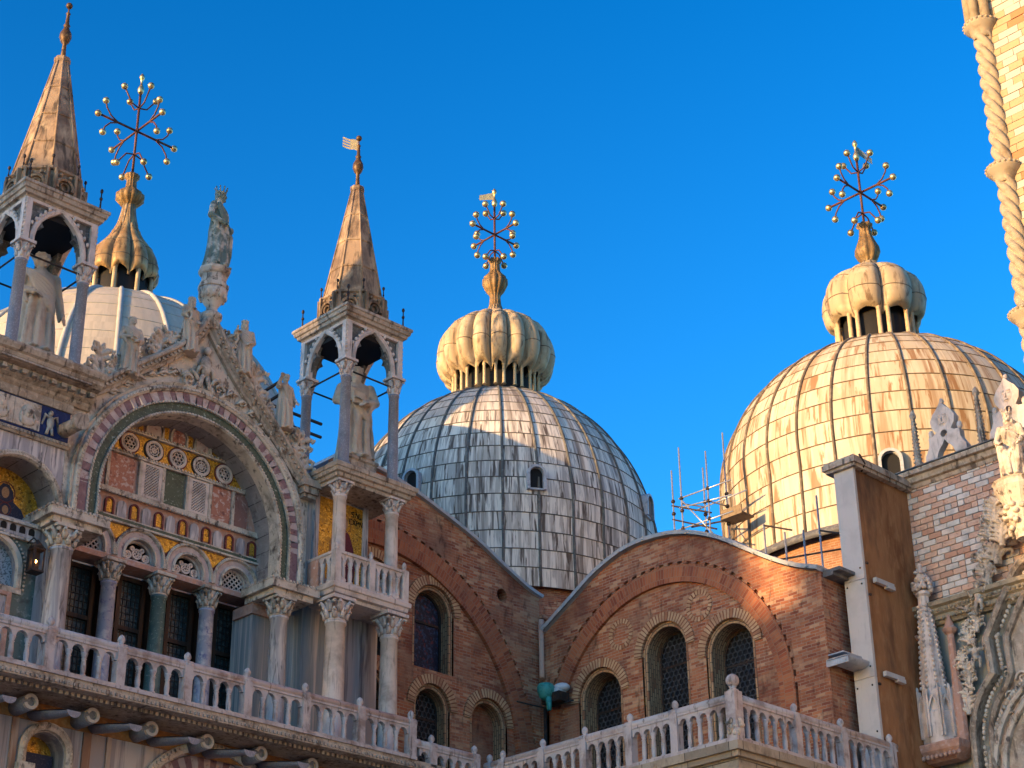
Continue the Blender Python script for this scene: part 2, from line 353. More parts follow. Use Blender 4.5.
# ------------------------------------------------------------------ shared pieces
def leaf_capital(r0, z0, z1, w, n=8):
    """bell with two rows of curled leaves, four corner volutes and a square abacus, about the origin"""
    b = B(); h = z1 - z0
    b.lathe([(r0 * 1.08, z0), (r0 * 1.12, z0 + h * .06), (r0 * .98, z0 + h * .12), (r0 * 1.05, z0 + h * .5), (w * .42, z0 + h * .82)], n=16)
    for row, (zz, hh, ph) in enumerate(((.12, .36, 0), (.38, .4, .5))):
        for k in range(n):
            a = 2 * pi * (k + ph) / n; ca, sa = cos(a), sin(a)
            ra = r0 * 1.02; rb = r0 * (1.2 + .12 * row); rc = r0 * (1.5 + .15 * row)
            b.tube([V(ca * ra, sa * ra, z0 + h * zz), V(ca * rb, sa * rb, z0 + h * (zz + hh * .6)), V(ca * rc, sa * rc, z0 + h * (zz + hh * .95)), V(ca * rc * 1.06, sa * rc * 1.06, z0 + h * (zz + hh * .72))],
                   [r0 * .3, r0 * .26, r0 * .17, r0 * .08], 6)
    for k in range(4):
        a = pi / 4 + k * pi / 2; R = w * .62
        b.tube([V(cos(a) * r0, sin(a) * r0, z0 + h * .5), V(cos(a) * R * .85, sin(a) * R * .85, z0 + h * .8), V(cos(a) * R, sin(a) * R, z0 + h * .72)], [r0 * .25, r0 * .2, r0 * .2], 6)
    b.bx(pA(0), -w / 2, w / 2, z0 + h * .86, z1, -w / 2, w / 2)
    return b.mesh('capital')
def shaft_mesh(r0, r1, z0, z1, n=18):
    b = B(); h = z1 - z0
    b.lathe([(r0 * 1.45, z0), (r0 * 1.5, z0 + .06), (r0 * 1.2, z0 + .1), (r0 * 1.32, z0 + .15), (r0 * 1.05, z0 + .2), (r0, z0 + .24), (r0 * 1.0, z0 + h * .4), (r1, z1 - .06), (r1 * 1.12, z1 - .05), (r1 * 1.12, z1)], n=n)
    return b.mesh('shaft')
def column(parent, x, y, z0, z1, zc, r0, r1, w, sm, cm, name='column', label=None, nleaf=8):
    s = shaft_mesh(r0, r1, z0, z1); setm(s, sm); o = put(name, s, parent, (x, y, 0))
    if label: o['label'] = label
    c = leaf_capital(r1, z1, zc, w, nleaf); setm(c, cm); put('capital', c, o, (x, y, 0)); return o
def dots(b, M, path, gap, r, d):
    """small beads along a path (dogtooth edging)"""
    acc = 0
    for (x0, y0), (x1, y1) in zip(path, path[1:]):
        l = hypot(x1 - x0, y1 - y0)
        while acc < l:
            t = acc / l; x, y = x0 + (x1 - x0) * t, y0 + (y1 - y0) * t
            b.bx(M, x - r, x + r, y - r, y + r, d - r, d + .01); acc += gap
        acc -= l

# ================================================================== SOUTH FACADE
YF = 32.15; A = pA(YF)
fac = thing('marble_facade', 'marble clad church front with a great round arch over columned windows at the left', 'building', (21.3, YF, 0))
AC = (21.35, 17.7)
def jarch(r, n=48): return [(AC[0] + r, 16.6)] + arc(AC, r, 0, 180, n) + [(AC[0] - r, 16.6)]
hood = jarch(3.12)
ogeeL = cr([(17.95, 19.62), (18.25, 19.86), (18.62, 20.1), (19.4, 20.77), (20.41, 21.58), (21.0, 22.2), (21.3, 22.75)], 6)
ogeeR = cr([(21.42, 22.75), (21.83, 22.2), (22.46, 21.47), (23.42, 20.55), (24.2, 19.72), (24.5, 19.45)], 6)
# wall: left bay, spandrels, right pier
NC = (16.95, 16.85)
left_outer = [(12.0, 12.45), (18.22, 12.45), (18.22, 19.62), (12.0, 19.62)]
lowc = (16.55, 15.3)
b = B()
b.wall(A, left_outer, [arched(NC[0], NC[1], .96, 16.42), arched(lowc[0], lowc[1], .62, 14.9)], 0, .5)
part('wall', b, GREYMARB, fac)
b = B(); b.wall(A, [(24.66, 12.45), (26.5, 12.45), (26.5, 19.7), (24.66, 19.7)], [], 0, .85); part('wall', b, BLUEMARB, fac, 'blue grey marble facing')
b = B(); b.wall(A, [(24.44, 16.6)] + [(AC[0] + 3.1, 17.7)] + arc(AC, 3.1, 0, 180, 48) + [(18.25, 16.6), (18.0, 16.6), (17.95, 19.62)] + ogeeL[1:] + ogeeR + [(24.66, 19.45), (24.66, 16.6)], [], -.02, .4)
part('spandrel', b, CARVED, fac, 'carved stone spandrel under the ogee gable')
# upper wall back of gable so that it has thickness, and roof behind
b = B(); b.bx(A, 12, 18.2, 16.0, 19.6, .80, 1.5); part('backing', b, STONE, fac)
b = B(); b.bx(A, 24.7, 26.4, 12.5, 19.6, .86, 1.0); part('backing', b, STONE, fac)
# archivolts
def ring(name, r0, r1, d, m, dd=.25, label=None, **k):
    b = B(); w_ = r1 - r0
    b.sweep(A, jarch(r0), [(0, dd), (0, d), (-w_, d), (-w_, dd)], caps=True, **k); return part(name, b, m, fac, label)
ring('archivolt', 2.50, 2.76, -.05, GREEN, label='speckled dark green marble arch ring')
b = B(); P = jarch(2.76, 72); n = len(P); rr = random.Random(3)
seg = []
Lp = 0
for k in range(56):
    pass
# voussoirs of alternating purple and pale pink
full = [(AC[0] + 2.9, 16.6), (AC[0] + 2.9, 17.05), (AC[0] + 2.9, 17.4)]
cuts = []; t = 0
while t < 180:
    w_ = rr.uniform(2.2, 4.2); cuts.append((t, min(180, t + w_), len(cuts) % 2)); t += w_
for a0, a1, c in cuts:
    b.m = c
    sk = rr.uniform(-.8, .8)
    pts = arc(AC, 2.77, a0 + sk, a1 + sk, 3); pt2 = arc(AC, 3.03, a0, a1, 3)
    for i in range(3): b.face([A(*pts[i], -.085), A(*pts[i + 1], -.085), A(*pt2[i + 1], -.085), A(*pt2[i], -.085)])
for sx in (1, -1):
    z = 16.6
    while z < 17.7:
        h = min(rr.choice((.12, .3, .36)), 17.7 - z); b.m = 1 if h < .2 else 0
        b.face([A(AC[0] + sx * 2.77, z, -.085), A(AC[0] + sx * 3.03, z, -.085), A(AC[0] + sx * 3.03, z + h, -.085), A(AC[0] + sx * 2.77, z + h, -.085)]); z += h
part('archivolt', b, [PORPH, PINKW], fac, 'arch ring of alternating purple and pale pink stones')
b = B()
b.sweep(A, jarch(2.48), [(.02, .3), (.02, -.06), (-.01, -.1), (-.045, -.1), (-.045, .1)])
dots(b, A, jarch(2.50), .085, .022, -.1)
b.sweep(A, jarch(2.74), [(.0, .1), (0, -.11), (-.045, -.11), (-.045, .1)])
dots(b, A, jarch(2.76), .09, .02, -.11)
b.sweep(A, jarch(3.02), [(.0, .1), (0, -.13), (-.05, -.17), (-.11, -.17), (-.14, -.10), (-.2, -.14), (-.2, .1)])
dots(b, A, jarch(3.09), .10, .024, -.17)
part('arch_moulding', b, CARVED, fac)
# ogee mouldings
b = B()
for P, sg in ((ogeeL, 1), (ogeeR, 1)):
    b.sweep(A, P, [(.12, .1), (.14, -.22), (.08, -.30), (.02, -.30), (-.03, -.22), (-.10, -.22), (-.14, -.14), (-.2, -.12), (-.2, .1)])
    dots(b, A, [(x, z - .06) for x, z in P], .13, .03, -.24)
b.bx(A, 24.3, 24.85, 19.32, 19.5, -.32, .3); b.bx(A, 24.36, 24.8, 19.15, 19.32, -.26, .3); b.bx(A, 24.4, 24.75, 19.05, 19.15, -.2, .3)
part('ogee_moulding', b, STONE, fac)
# relief on the spandrel: scrolls and a winged lion shape reduced to a carved mass
b = B(); rr = random.Random(11)
def scroll(b, M, c, r, a0, turns, th, d, n=26):
    pts = []
    for i in range(n):
        t = i / (n - 1); a = a0 + turns * 2 * pi * t; q = r * (1 - .85 * t)
        pts.append(M(c[0] + q * cos(a), c[1] + q * sin(a), d))
    b.tube(pts, [th * (1 - .5 * i / (n - 1)) for i in range(n)], 6)
for sx in (-1, 1):
    scroll(b, A, (21.38 + sx * .42, 21.05), .26, pi / 2, sx * 1.6, .05, -.1)
    for k in range(7):
        t = k / 6; x = 21.38 + sx * (.5 + 1.9 * t); zc = AC[1] + sqrt(max(0, 3.3 ** 2 - (x - AC[0]) ** 2))
        z = zc + .10 + .14 * (1 - t)
        scroll(b, A, (x, z), .13 - .05 * t, rr.uniform(0, 6), rr.choice((-1.3, 1.3)), .03, -.06, 18)
        b.tube([A(x - .18, z - .1, -.05), A(x, z + .02, -.09), A(x + .2, z + .02, -.05)], [.02, .045, .01], 6)
b.ball(A(21.38, 21.55, -.08), (.16, .12, .3)); b.ball(A(21.38, 21.95, -.12), (.09, .09, .11))
for sx in (-1, 1):
    b.tube([A(21.38, 21.6, -.08), A(21.38 + sx * .2, 21.45, -.12), A(21.38 + sx * .24, 21.2, -.08)], [.07, .06, .03], 6)
    for k in range(3): b.tube([A(21.38 + sx * .06, 21.3, -.08), A(21.38 + sx * (.12 + .05 * k), 20.95 - .02 * k, -.1)], [.06, .03], 6)
part('relief', b, CARVED, fac)
# soffit barrel and lunette
b = B(); P = [(AC[0] + 2.47, 16.6)] + arc(AC, 2.47, 0, 180, 40) + [(AC[0] - 2.47, 16.6)]
b.sweep(A, P, [(0, -.04), (0, .87)], smooth=True)
SOFF = mat('soffit_slabs', (.24, .21, .20), [(3, (.34, .31, .30), .5, .68), (6, (.13, .11, .11), .55, .7)], brick=dict(w=.42, h=2, m=.012, c=[(.30, .27, .26), (.19, .18, .19)], mortar=(.07, .06, .06)), rough=.6)
part('soffit', b, SOFF, fac, 'grey slabs lining the deep arch')
A2_ = pA(33.0)
b = B(); b.wall(A2_, [(18.6, 17.36), (24.1, 17.36), (24.1, 20.35), (18.6, 20.35)], [], .02, .3); lun = part('lunette', b, ROSE, fac, 'lunette of coloured marble panels and pierced roundels')
def sub(name, b, m, label=None): return part(name, b, m, lun, label)
def panel(x0, x1, z0, z1, m, name='panel', d=-.01):
    b = B(); b.bx(A2_, x0, x1, z0, z1, d, .03); return sub(name, b, m)
def fan(b, M, pts, d, m=None):
    if m is not None: b.m = m
    b.face([M(x, z, d) for x, z in pts], [tuple(p) for p in pts])
for i, (x0, x1, m) in enumerate(((19.0, 19.52, REDMARB), (19.60, 20.28, BRECCIA), (21.10, 21.66, GREEN), (22.46, 23.0, BRECCIA), (23.1, 23.5, REDMARB), (23.55, 23.8, ROSE))):
    panel(x0, x1, 18.22, 19.08, m)
b = B()
for x in (19.56, 20.42, 21.05, 21.73, 22.38, 23.05): b.bx(A2_, x - .04, x + .04, 18.2, 19.1, -.06, .03)
for z0, z1, d in ((18.08, 18.2, -.08), (19.09, 19.16, -.09), (19.73, 19.79, -.08), (17.52, 17.56, -.05)): b.bx(A2_, 18.9, 23.9, z0, z1, d, .03)
for z, d in ((18.08, -.08), (19.16, -.09), (19.79, -.08)): dots(b, A2_, [(18.9, z), (23.9, z)], .09, .022, d)
sub('string_course', b, CARVED)
b = B(); b.bx(A2_, 18.9, 23.9, 17.40, 17.52, -.07, .03); sub('string_course', b, GREEN, 'green marble band')
def lattice(xc, z0, z1, w, cut=None):
    b = B(); f = .09
    b.bx(A2_, xc - w / 2, xc - w / 2 + f, z0, z1, -.05, .03); b.bx(A2_, xc + w / 2 - f, xc + w / 2, z0, z1, -.05, .03)
    b.bx(A2_, xc - w / 2 + f, xc + w / 2 - f, z0, z0 + .06, -.05, .03); b.bx(A2_, xc - w / 2 + f, xc + w / 2 - f, z1 - .06, z1, -.05, .03)
    g = .075; x0, x1 = xc - w / 2 + f, xc + w / 2 - f; za, zb = z0 + .06, z1 - .06
    for sg in (1, -1):
        k = -40
        while k < 60:
            c = (z0 if sg > 0 else z0) + k * g
            pts = []
            for x in (x0, x1):
                z = c + sg * (x - xc) * 1.0
                pts.append((x, z))
            (xa, ya), (xb, yb) = pts; k += 1
            # clip by z
            def cl(xa, ya, xb, yb):
                for lo, s_ in ((za, 1), (zb, -1)):
                    if (ya - lo) * s_ < 0 and (yb - lo) * s_ < 0: return None
                    if (ya - lo) * s_ < 0: t = (lo - ya) / (yb - ya); xa, ya = xa + (xb - xa) * t, lo
                    elif (yb - lo) * s_ < 0: t = (lo - ya) / (yb - ya); xb, yb = xa + (xb - xa) * t, lo
                return xa, ya, xb, yb
            q = cl(xa, ya, xb, yb)
            if q and hypot(q[2] - q[0], q[3] - q[1]) > .02: b.tube([A2_(q[0], q[1], -.03 - .004 * sg), A2_(q[2], q[3], -.03 - .004 * sg)], .015, 4, False)
    sub('pierced_panel', b, WHITE)
    b = B(); b.bx(A2_, x0, x1, za, zb, -.006, .03); sub('panel', b, DARK)
lattice(20.73, 18.22, 19.08, .56); lattice(22.05, 18.22, 19.08, .56)
# little arched niches
for k in range(15):
    b1, b2, b3 = B(), B(), B()
    x = 19.37 + .3325 * k; o_ = arched(x, 17.86, .085, 17.62, 8)
    if k % 2 == 1:
        b1.sweep(A2_, arched(x, 17.86, .125, 17.58, 8), [(0, .03), (0, -.03), (.045, -.03), (.045, .03)]); fan(b2, A2_, o_, -.005)
        sub('arched_border', b1, MADDER); sub('niche_panel', b2, GOLD, 'small gold mosaic niche')
    else: fan(b3, A2_, arched(x, 17.86, .12, 17.58, 8), -.012); sub('niche_panel', b3, GREYMARB, 'small veined marble niche')
panel(18.9, 23.9, 19.17, 19.72, GOLD, 'gold_ground', -.004)
for i in range(5):
    x = 20.07 + .6675 * i; z = 19.45
    b = B(); b.m = 0
    b.sweep(A2_, arc((x, z), .275, 0, 360, 28)[:-1], [(0, .02), (0, -.03), (.035, -.03), (.035, .02)], closed=True)
    b.m = 1; b.sweep(A2_, arc((x, z), .24, 0, 360, 28)[:-1], [(0, .02), (0, -.05), (.05, -.06), (.07, -.05), (.07, .02)], closed=True)
    R = .17
    if i % 2 == 0:
        for k in range(6):
            a = k * pi / 3; b.sweep(A2_, arc((x + .1 * cos(a), z + .1 * sin(a)), .058, 0, 360, 10)[:-1], [(0, .0), (0, -.035), (.02, -.035), (.02, 0)], closed=True)
        b.sweep(A2_, arc((x, z), .05, 0, 360, 10)[:-1], [(0, .0), (0, -.035), (.02, -.035), (.02, 0)], closed=True)
    else:
        for k in range(8):
            a = k * pi / 4; b.tube([A2_(x, z, -.02), A2_(x + R * cos(a), z + R * sin(a), -.02)], .014, 4, False)
        for q in (.07, .13): b.sweep(A2_, arc((x, z), q, 0, 360, 16)[:-1], [(0, .0), (0, -.035), (.02, -.035), (.02, 0)], closed=True)
    b.m = 2; fan(b, A2_, arc((x, z), .2, 0, 360, 20)[:-1], -.008)
    sub('roundel', b, [MADDER if i % 2 == 0 else IRON, WHITE, DARK])
b = B()
for k, x in enumerate((20.72, 21.40, 22.08)):
    b.m = 0; b.sweep(A2_, arched(x, 20.0, .25, 19.8, 12), [(0, .02), (0, -.05), (.05, -.06), (.06, .02)])
    b.m = 1 if k != 1 else 2; fan(b, A2_, arched(x, 20.0, .19, 19.8, 10), -.012)
b.m = 3
for x in (20.35, 21.06, 21.74, 22.45): b.bx(A2_, x - .06, x + .06, 19.8, 20.2, -.005, .02)
for x0, x1 in ((19.4, 20.2), (22.5, 23.3)): b.bx(A2_, x0, x1, 19.8, 20.2, -.004, .02)
sub('arched_panel', b, [CARVED, PINKW, BRECCIA, GOLD])
# ---- lower arcade screen
YS = 32.95; S = pA(YS)
hol = [arched(19.25 + 1.333 * k, 16.74, .41, 16.62, 18) for k in range(4)]
b = B(); b.wall(S, [(17.9, 16.6), (24.2, 16.6), (24.2, 17.38), (17.9, 17.38)], hol, 0, .28); part('arcade', b, PINKW, fac, 'pale pink screen of four small round arches')
b = B()
for k in range(4):
    xc = 19.25 + 1.333 * k
    b.sweep(S, [(xc + .64, 16.62)] + arc((xc, 16.74), .64, 0, 180, 20) + [(xc - .64, 16.62)], [(0, .02), (-.03, -.05), (.03, -.07), (.05, -.02), (.05, .02)])
    b.sweep(S, arched(xc, 16.74, .43, 16.62, 18), [(0, .02), (-.03, -.03), (.03, -.05), (.04, .02)])
    dots(b, S, [(xc + .64, 16.62)] + arc((xc, 16.74), .64, 0, 180, 24), .06, .013, -.06)
    if k < 3:
        xm = xc + .6665
        b2, b3 = B(), B(); b2.face([S(xm - .33, 17.36, -.012), S(xm, 17.0, -.012), S(xm + .33, 17.36, -.012)])
        b3.face([S(xm - .40, 17.37, -.008), S(xm, 16.9, -.008), S(xm + .40, 17.37, -.008)]); part('spandrel_mosaic', b2, GOLD, fac, 'gold mosaic triangle'); part('spandrel_border', b3, MADDER, fac)
    x_ = xc
b.bx(S, 17.95, 24.1, 17.375, 17.42, -.09, .0)
part('arcade_moulding', b, CARVED, fac)
b = B(); b.bx(S, 17.9, 24.2, 16.48, 16.6, .0, .55); part('lintel', b, ROSE, fac)
for k in range(4):                                            # pierced fan lights
    xc = 19.25 + 1.333 * k; b = B(); T_ = pA(YS + .14)
    if k in (0, 3):
        g = .135
        for sg in (1, -1):
            for i in range(-7, 8):
                pts = []
                for t in range(41):
                    x = -.42 + .021 * t; z = i * g + sg * x
                    if 0 < z and hypot(x, z - .06) < .40: pts.append((xc + x, 16.66 + z))
                if len(pts) > 1: b.tube([T_(*pts[0], .004 * sg), T_(*pts[-1], .004 * sg)], .019, 4, False)
    else:
        for cx, cz, r in ((0, .16, .13), (-.24, .10, .1), (.24, .10, .1), (-.13, .27, .06), (.13, .27, .06)):
            b.sweep(T_, arc((xc + cx, 16.68 + cz), r, 0, 360, 14)[:-1], [(0, .03), (0, -.03), (.03, -.03), (.03, .03)], closed=True)
            for q in range(5):
                a = q * 2 * pi / 5; b.sweep(T_, arc((xc + cx + .5 * r * cos(a), 16.68 + cz + .5 * r * sin(a)), r * .33, 0, 360, 8)[:-1], [(0, .02), (0, -.02), (.02, -.02), (.02, .02)], closed=True)
        b.bx(T_, xc - .41, xc + .41, 16.62, 16.68, -.03, .03)
    b.sweep(T_, arched(xc, 16.74, .41, 16.62, 14), [(0, .03), (0, -.03), (.05, -.03), (.05, .03)])
    part('fan_light', b, WHITE, fac)
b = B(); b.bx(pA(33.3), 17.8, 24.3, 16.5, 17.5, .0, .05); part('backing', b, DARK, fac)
for x, sm, lb in ((19.92, PURPLECOL, 'purple and white mottled column'), (21.25, GREEN, 'dark green speckled column'), (22.57, PURPLECOL, 'pale mauve mottled column')):
    column(fac, x, 33.05, 12.5, 15.98, 16.5, .185, .17, .52, sm if sm != GREEN else mat('green_shaft', (.10, .16, .15), [(20, (.42, .45, .42), .60, .66), (5, (.06, .10, .10), .5, .7)], rough=.35), CARVED, label=lb)
column(fac, 17.92, 31.75, 12.5, 15.84, 16.32, .25, .225, .62, GREYMARB, CARVED, label='broad grey veined column under the left arch foot')
column(fac, 23.68, 31.75, 12.5, 15.72, 16.18, .22, .2, .56, GREYMARB, CARVED, label='grey veined column under the right arch foot')
# impost blocks
for x0, x1, z0 in ((17.42, 18.84, 16.34), (23.22, 24.6, 16.2)):
    b = B(); b.bx(A, x0 + .12, x1 - .12, z0, z0 + .14, -.62, .5); b.bx(A, x0, x1, z0 + .14, z0 + .34, -.72, .5)
    dots(b, A, [(x0, z0 + .34), (x1, z0 + .34)], .1, .025, -.72)
    MB = pB(x0); dots(b, MB, [(YF + .3, z0 + .34), (YF - .72, z0 + .34)], .1, .025, 0); part('impost', b, CARVED, fac)
b = B(); b.bx(A, 23.45, 24.7, 12.5, 16.2, .32, 1.1); part('pier', b, BLUEMARB, fac, 'blue grey marble pier')
b = B(); b.bx(A, 17.5, 18.3, 12.5, 16.34, .02, 1.4); part('pier', b, BLUEMARB, fac)
b = B(); b.bx(A, 23.38, 23.98, 15.95, 16.2, .25, 1.0); part('pier_cap', b, ROSE, fac)
b = B(); b.bx(pA(33.75), 17.8, 24.4, 12.4, 16.55, .0, .2); part('backing', b, WOOD, fac, 'dark wooden wall behind the columns')
for k in range(4):                                             # glazed doors behind the columns
    xc = 19.25 + 1.333 * k + .12; Wp = pA(33.6); b = B()
    for x in (xc - .62, xc - .18, xc + .46): b.bx(Wp, x - .05, x + .05, 12.5, 16.5, -.04, .14)
    for z in (12.6, 13.5, 15.25, 16.42): b.bx(Wp, xc - .57, xc - .23, z - .05, z + .05, -.03, .14); b.bx(Wp, xc - .13, xc + .41, z - .05, z + .05, -.03, .14)
    wn = part('window', b, WOOD, fac); b = B(); b.m = 0
    b.bx(Wp, xc - .58, xc - .22, 12.5, 16.45, .05, .1); b.bx(Wp, xc - .14, xc + .42, 12.5, 16.45, .05, .1)
    part('pane', b, GLASSG, wn)
    b = B()
    for x0, x1 in ((xc - .57, xc - .23), (xc - .13, xc + .41)):
        z = 13.7
        while z < 16.3: b.bx(Wp, x0, x1, z, z + .012, .03, .06); z += .16
        n_ = int((x1 - x0) / .13)
        for i in range(1, n_ + 1): x = x0 + (x1 - x0) * i / (n_ + 1); b.bx(Wp, x - .006, x + .006, 13.5, 16.4, .032, .062)
    part('glazing_bars', b, IRON, wn)
b = B(); b.bx(pA(33.3), 17.9, 24.3, 12.5, 13.15, 0, .2); part('parapet', b, ROSE, fac)
# ---- left bay: niche with gold mosaic
b = B(); b.sweep(A, arched(NC[0], NC[1], .95, 16.42, 28), [(0, -.02), (0, .72)], smooth=True); part('niche_lining', b, SOFF, fac)
b = B(); Nn = pA(YF + .7); b.wall(Nn, arched(NC[0], NC[1], 1.0, 16.42, 24), [], 0, .05); mo = part('mosaic', b, GOLD, fac, 'gold mosaic of a dark robed woman with a child in the round niche')
b = B(); n0 = NC[0] + .12
def ell(c, rx, rz, n=18): return [(c[0] + rx * cos(2 * pi * i / n), c[1] + rz * sin(2 * pi * i / n)) for i in range(n)]
b.m = 0
fan(b, Nn, [(n0 - .6, 16.42), (n0 + .62, 16.42), (n0 + .56, 16.7), (n0 + .4, 16.95), (n0 + .2, 17.08), (n0 + .17, 17.3), (n0 + .05, 17.45), (n0 - .1, 17.45), (n0 - .2, 17.3), (n0 - .22, 17.08), (n0 - .45, 16.9)], -.012)
b.m = 1; fan(b, Nn, ell((n0 - .02, 17.25), .09, .13), -.018); fan(b, Nn, ell((n0 + .02, 16.86), .075, .1), -.018); fan(b, Nn, ell((n0 + .5, 16.72), .05, .09), -.018); fan(b, Nn, ell((n0 - .1, 16.6), .06, .04), -.018)
b.m = 2; fan(b, Nn, [(n0 - .1, 16.42), (n0 + .16, 16.42), (n0 + .14, 16.68), (n0 + .02, 16.76), (n0 - .1, 16.68)], -.015)
b.m = 3
for c, r in (((n0 - .02, 17.26), .24), ((n0 + .02, 16.88), .15)):
    b.sweep(Nn, arc(c, r, 0, 360, 24)[:-1], [(0, 0), (0, -.016), (.02, -.016), (.02, 0)], closed=True)
part('mosaic_figures', b, [DARKROBE, FLESH, ORANGE, MADDER], mo)
b = B(); b.sweep(A, arched(NC[0], NC[1], 1.02, 16.42, 28), [(-.08, .03), (-.08, -.05), (-.03, -.09), (.04, -.09), (.07, -.03), (.07, .03)]); dots(b, A, arched(NC[0], NC[1], 1.04, 16.42, 28), .07, .018, -.09)
b.sweep(A, [(17.72, 16.4)] + [(12, 16.4)], [(0, .1), (.04, -.08), (.1, -.08), (.1, .1)]); b.sweep(A, [(17.5, 16.02)] + [(12, 16.02)], [(0, .1), (0, -.08), (.06, -.1), (.06, .1)])
b.sweep(A, arched(lowc[0], lowc[1], .66, 14.9, 22), [(-.06, .03), (-.06, -.06), (.04, -.06), (.06, .03)])
dots(b, A, arched(lowc[0], lowc[1], .80, 14.9, 22), .09, .02, -.02)
b.bx(A, 12, 17.3, 14.78, 14.9, -.05, .1)
part('niche_moulding', b, CARVED, fac)
b = B()
x = 13.0
while x < 17.45: b.wall(A, arched(x, 16.22, .07, 16.13, 8), [], -.022, .02); x += .22
part('small_arcade', b, DARK, fac)
b = B(); b.bx(A, 12, 17.55, 16.06, 16.42, -.012, .0); part('band', b, GREYMARB, fac)
b = B(); b.wall(A, [(12, 12.5), (17.62, 12.5), (17.62, 16.0), (12, 16.0)], [arched(lowc[0], lowc[1], .68, 14.88), [(15.2, 12.5 + .01), (17.0, 12.51), (17.0, 14.7), (15.2, 14.7)]], -.01, 0, side=False, back=False); part('wall_panel', b, mat('dark_green_panel', (.07, .12, .115), [(9, (.20, .25, .24), .55, .68), (4, (.03, .05, .05), .5, .7)], rough=.4), fac, 'dark green marble facing')
b = B(); b.bx(A, lowc[0] - .62, lowc[0] + .62, 14.9, 15.95, .2, .25); part('pierced_panel', b, mat('pierced_pale', (.35, .38, .42), [(22, (.10, .12, .14), .5, .56)]), fac)
b = B(); b.bx(A, 15.2, 17.0, 12.5, 14.7, .1, .14); part('door', b, WOOD, fac)
b = B(); b.bx(A, 15.1, 15.2, 12.5, 14.70, -.05, .14); b.bx(A, 17.0, 17.1, 12.5, 14.70, -.05, .14); b.bx(A, 15.1, 17.1, 14.7, 14.78, -.05, .14); part('door_frame', b, ROSE, fac)
# frieze, cornice
b = B(); b.bx(A, 12, 17.98, 18.46, 19.16, -.06, .0); part('frieze', b, BLUE, fac, 'deep blue frieze with pale carved reliefs')
rr = random.Random(5)
for i, x in enumerate((13.2, 14.2, 15.35, 16.02, 16.3, 16.95, 17.5)):
    b = B()
    if i in (0, 2, 4, 5):
        b.bx(A, x - .34, x + .30, 18.5, 19.12, -.085, -.06); b.ball(A(x - .02, 18.86, -.10), (.14, .07, .18)); b.ball(A(x - .02, 18.66, -.09), (.2, .05, .13)); b.ball(A(x - .02, 18.84, -.15), (.04, .05, .06))
        for s_ in (-1, 1): b.tube([A(x - .02 + s_ * .1, 18.95, -.1), A(x + s_ * .17, 18.75, -.1), A(x + s_ * .12, 18.6, -.1)], .035, 6)
    else:
        b.ball(A(x, 18.78, -.08), (.09, .06, .17)); b.ball(A(x - .02, 19.0, -.09), (.06, .06, .07))
        for s_ in (-1, 1): b.tube([A(x, 18.85, -.08), A(x + s_ * .14, 18.95, -.08), A(x + s_ * .2, 18.7, -.07)], [.05, .04, .02], 6); b.tube([A(x + s_ * .04, 18.66, -.08), A(x + s_ * .07, 18.5, -.08)], .035, 6)
    part('frieze_relief', b, CARVED, fac)
b = B()
PC = [(0, .1), (0, -.1), (.06, -.16), (.12, -.18), (.18, -.28), (.30, -.34), (.34, -.34), (.36, -.50), (.44, -.58), (.52, -.60), (.56, -.66), (.66, -.70), (.70, -.70), (.72, .1)]
b.sweep(A, [(18.42, 19.36), (12, 19.36)], [(-n_, d) for n_, d in PC])
b.sweep(A, [(18.02, 18.30), (12, 18.30)], [(0, .1), (0, -.06), (-.05, -.1), (-.12, -.1), (-.16, -.04), (-.16, .1)])
dots(b, A, [(18.0, 18.38), (12, 18.38)], .1, .03, -.1); b.sweep(A, [(18.0, 19.16), (12, 19.16)], [(0, .1), (0, -.1), (-.12, -.13), (-.2, -.1), (-.2, .1)])
x = 12.2
while x < 18.4: b.bx(A, x, x + .12, 19.56, 19.66, -.42, -.3); x += .24
part('cornice', b, STONE, fac)
b = B(); b.tube([A(17.85, 18.72, .1), A(17.85, 18.70, -.35), A(17.85, 18.68, -.75)], [.17, .16, .15], 14)
b.tube([A(17.85, 18.70, -.70), A(17.85, 18.69, -.80)], [.19, .19], 14); part('water_spout', b, STONE, fac)
# ---- loggia floor, brackets, lower wall
b = B()
b.bx(pA(30.0), 12, 27.25, 12.30, 12.42, -.15, 3.7); b.bx(pA(30.0), 12, 27.2, 12.42, 12.5, -.10, 3.7); pass
dots(b, pA(30.0), [(12, 12.36), (27.25, 12.36)], .105, .028, -.15); dots(b, pA(30.16), [(12, 12.26), (27.0, 12.26)], .13, .035, -.02)
part('loggia_floor', b, STONE, fac)
for k in range(-3, 8):
    x = 16.98 + 1.389 * k; b = B(); M = pA(30.45)
    rows = []
    b.tube([M(x, 12.10, .20), M(x, 12.10, .72)], [.165, .165], 16)
    sc = [(x + .155 * cos(a), 12.10 + .155 * sin(a)) for a in [radians(200 + 320 * i / 22) for i in range(23)]]
    b.m = 1; b.sweep(M, sc, [(0, .22), (0, .13), (.065, .13), (.065, .22)])
    part('scroll_bracket', b, [GRANITE, ISTRIA], fac)
    b = B(); x += .42; M = pA(30.0); dz = lambda d: 12.12 - .30 * (1.3 - d) / 1.6
    rows = [[M(x + hw * cos(a), dz(d) - .02 - hw * .9 * sin(a), d) for a in [pi * i / 8 for i in range(9)]] for hw, d in ((.17, 1.3), (.15, .4), (.10, -.15), (.13, -.28), (.15, -.34))]
    b.grid(rows, None, capa=True, capb=True); rows2 = [[M(x - hw, dz(d), d), M(x + hw, dz(d), d)] for hw, d in ((.17, 1.3), (.15, .4), (.10, -.15), (.13, -.28), (.15, -.34))]; b.grid(rows2, None)
    part('water_spout', b, GRANITE, fac)
lw = pA(31.2)
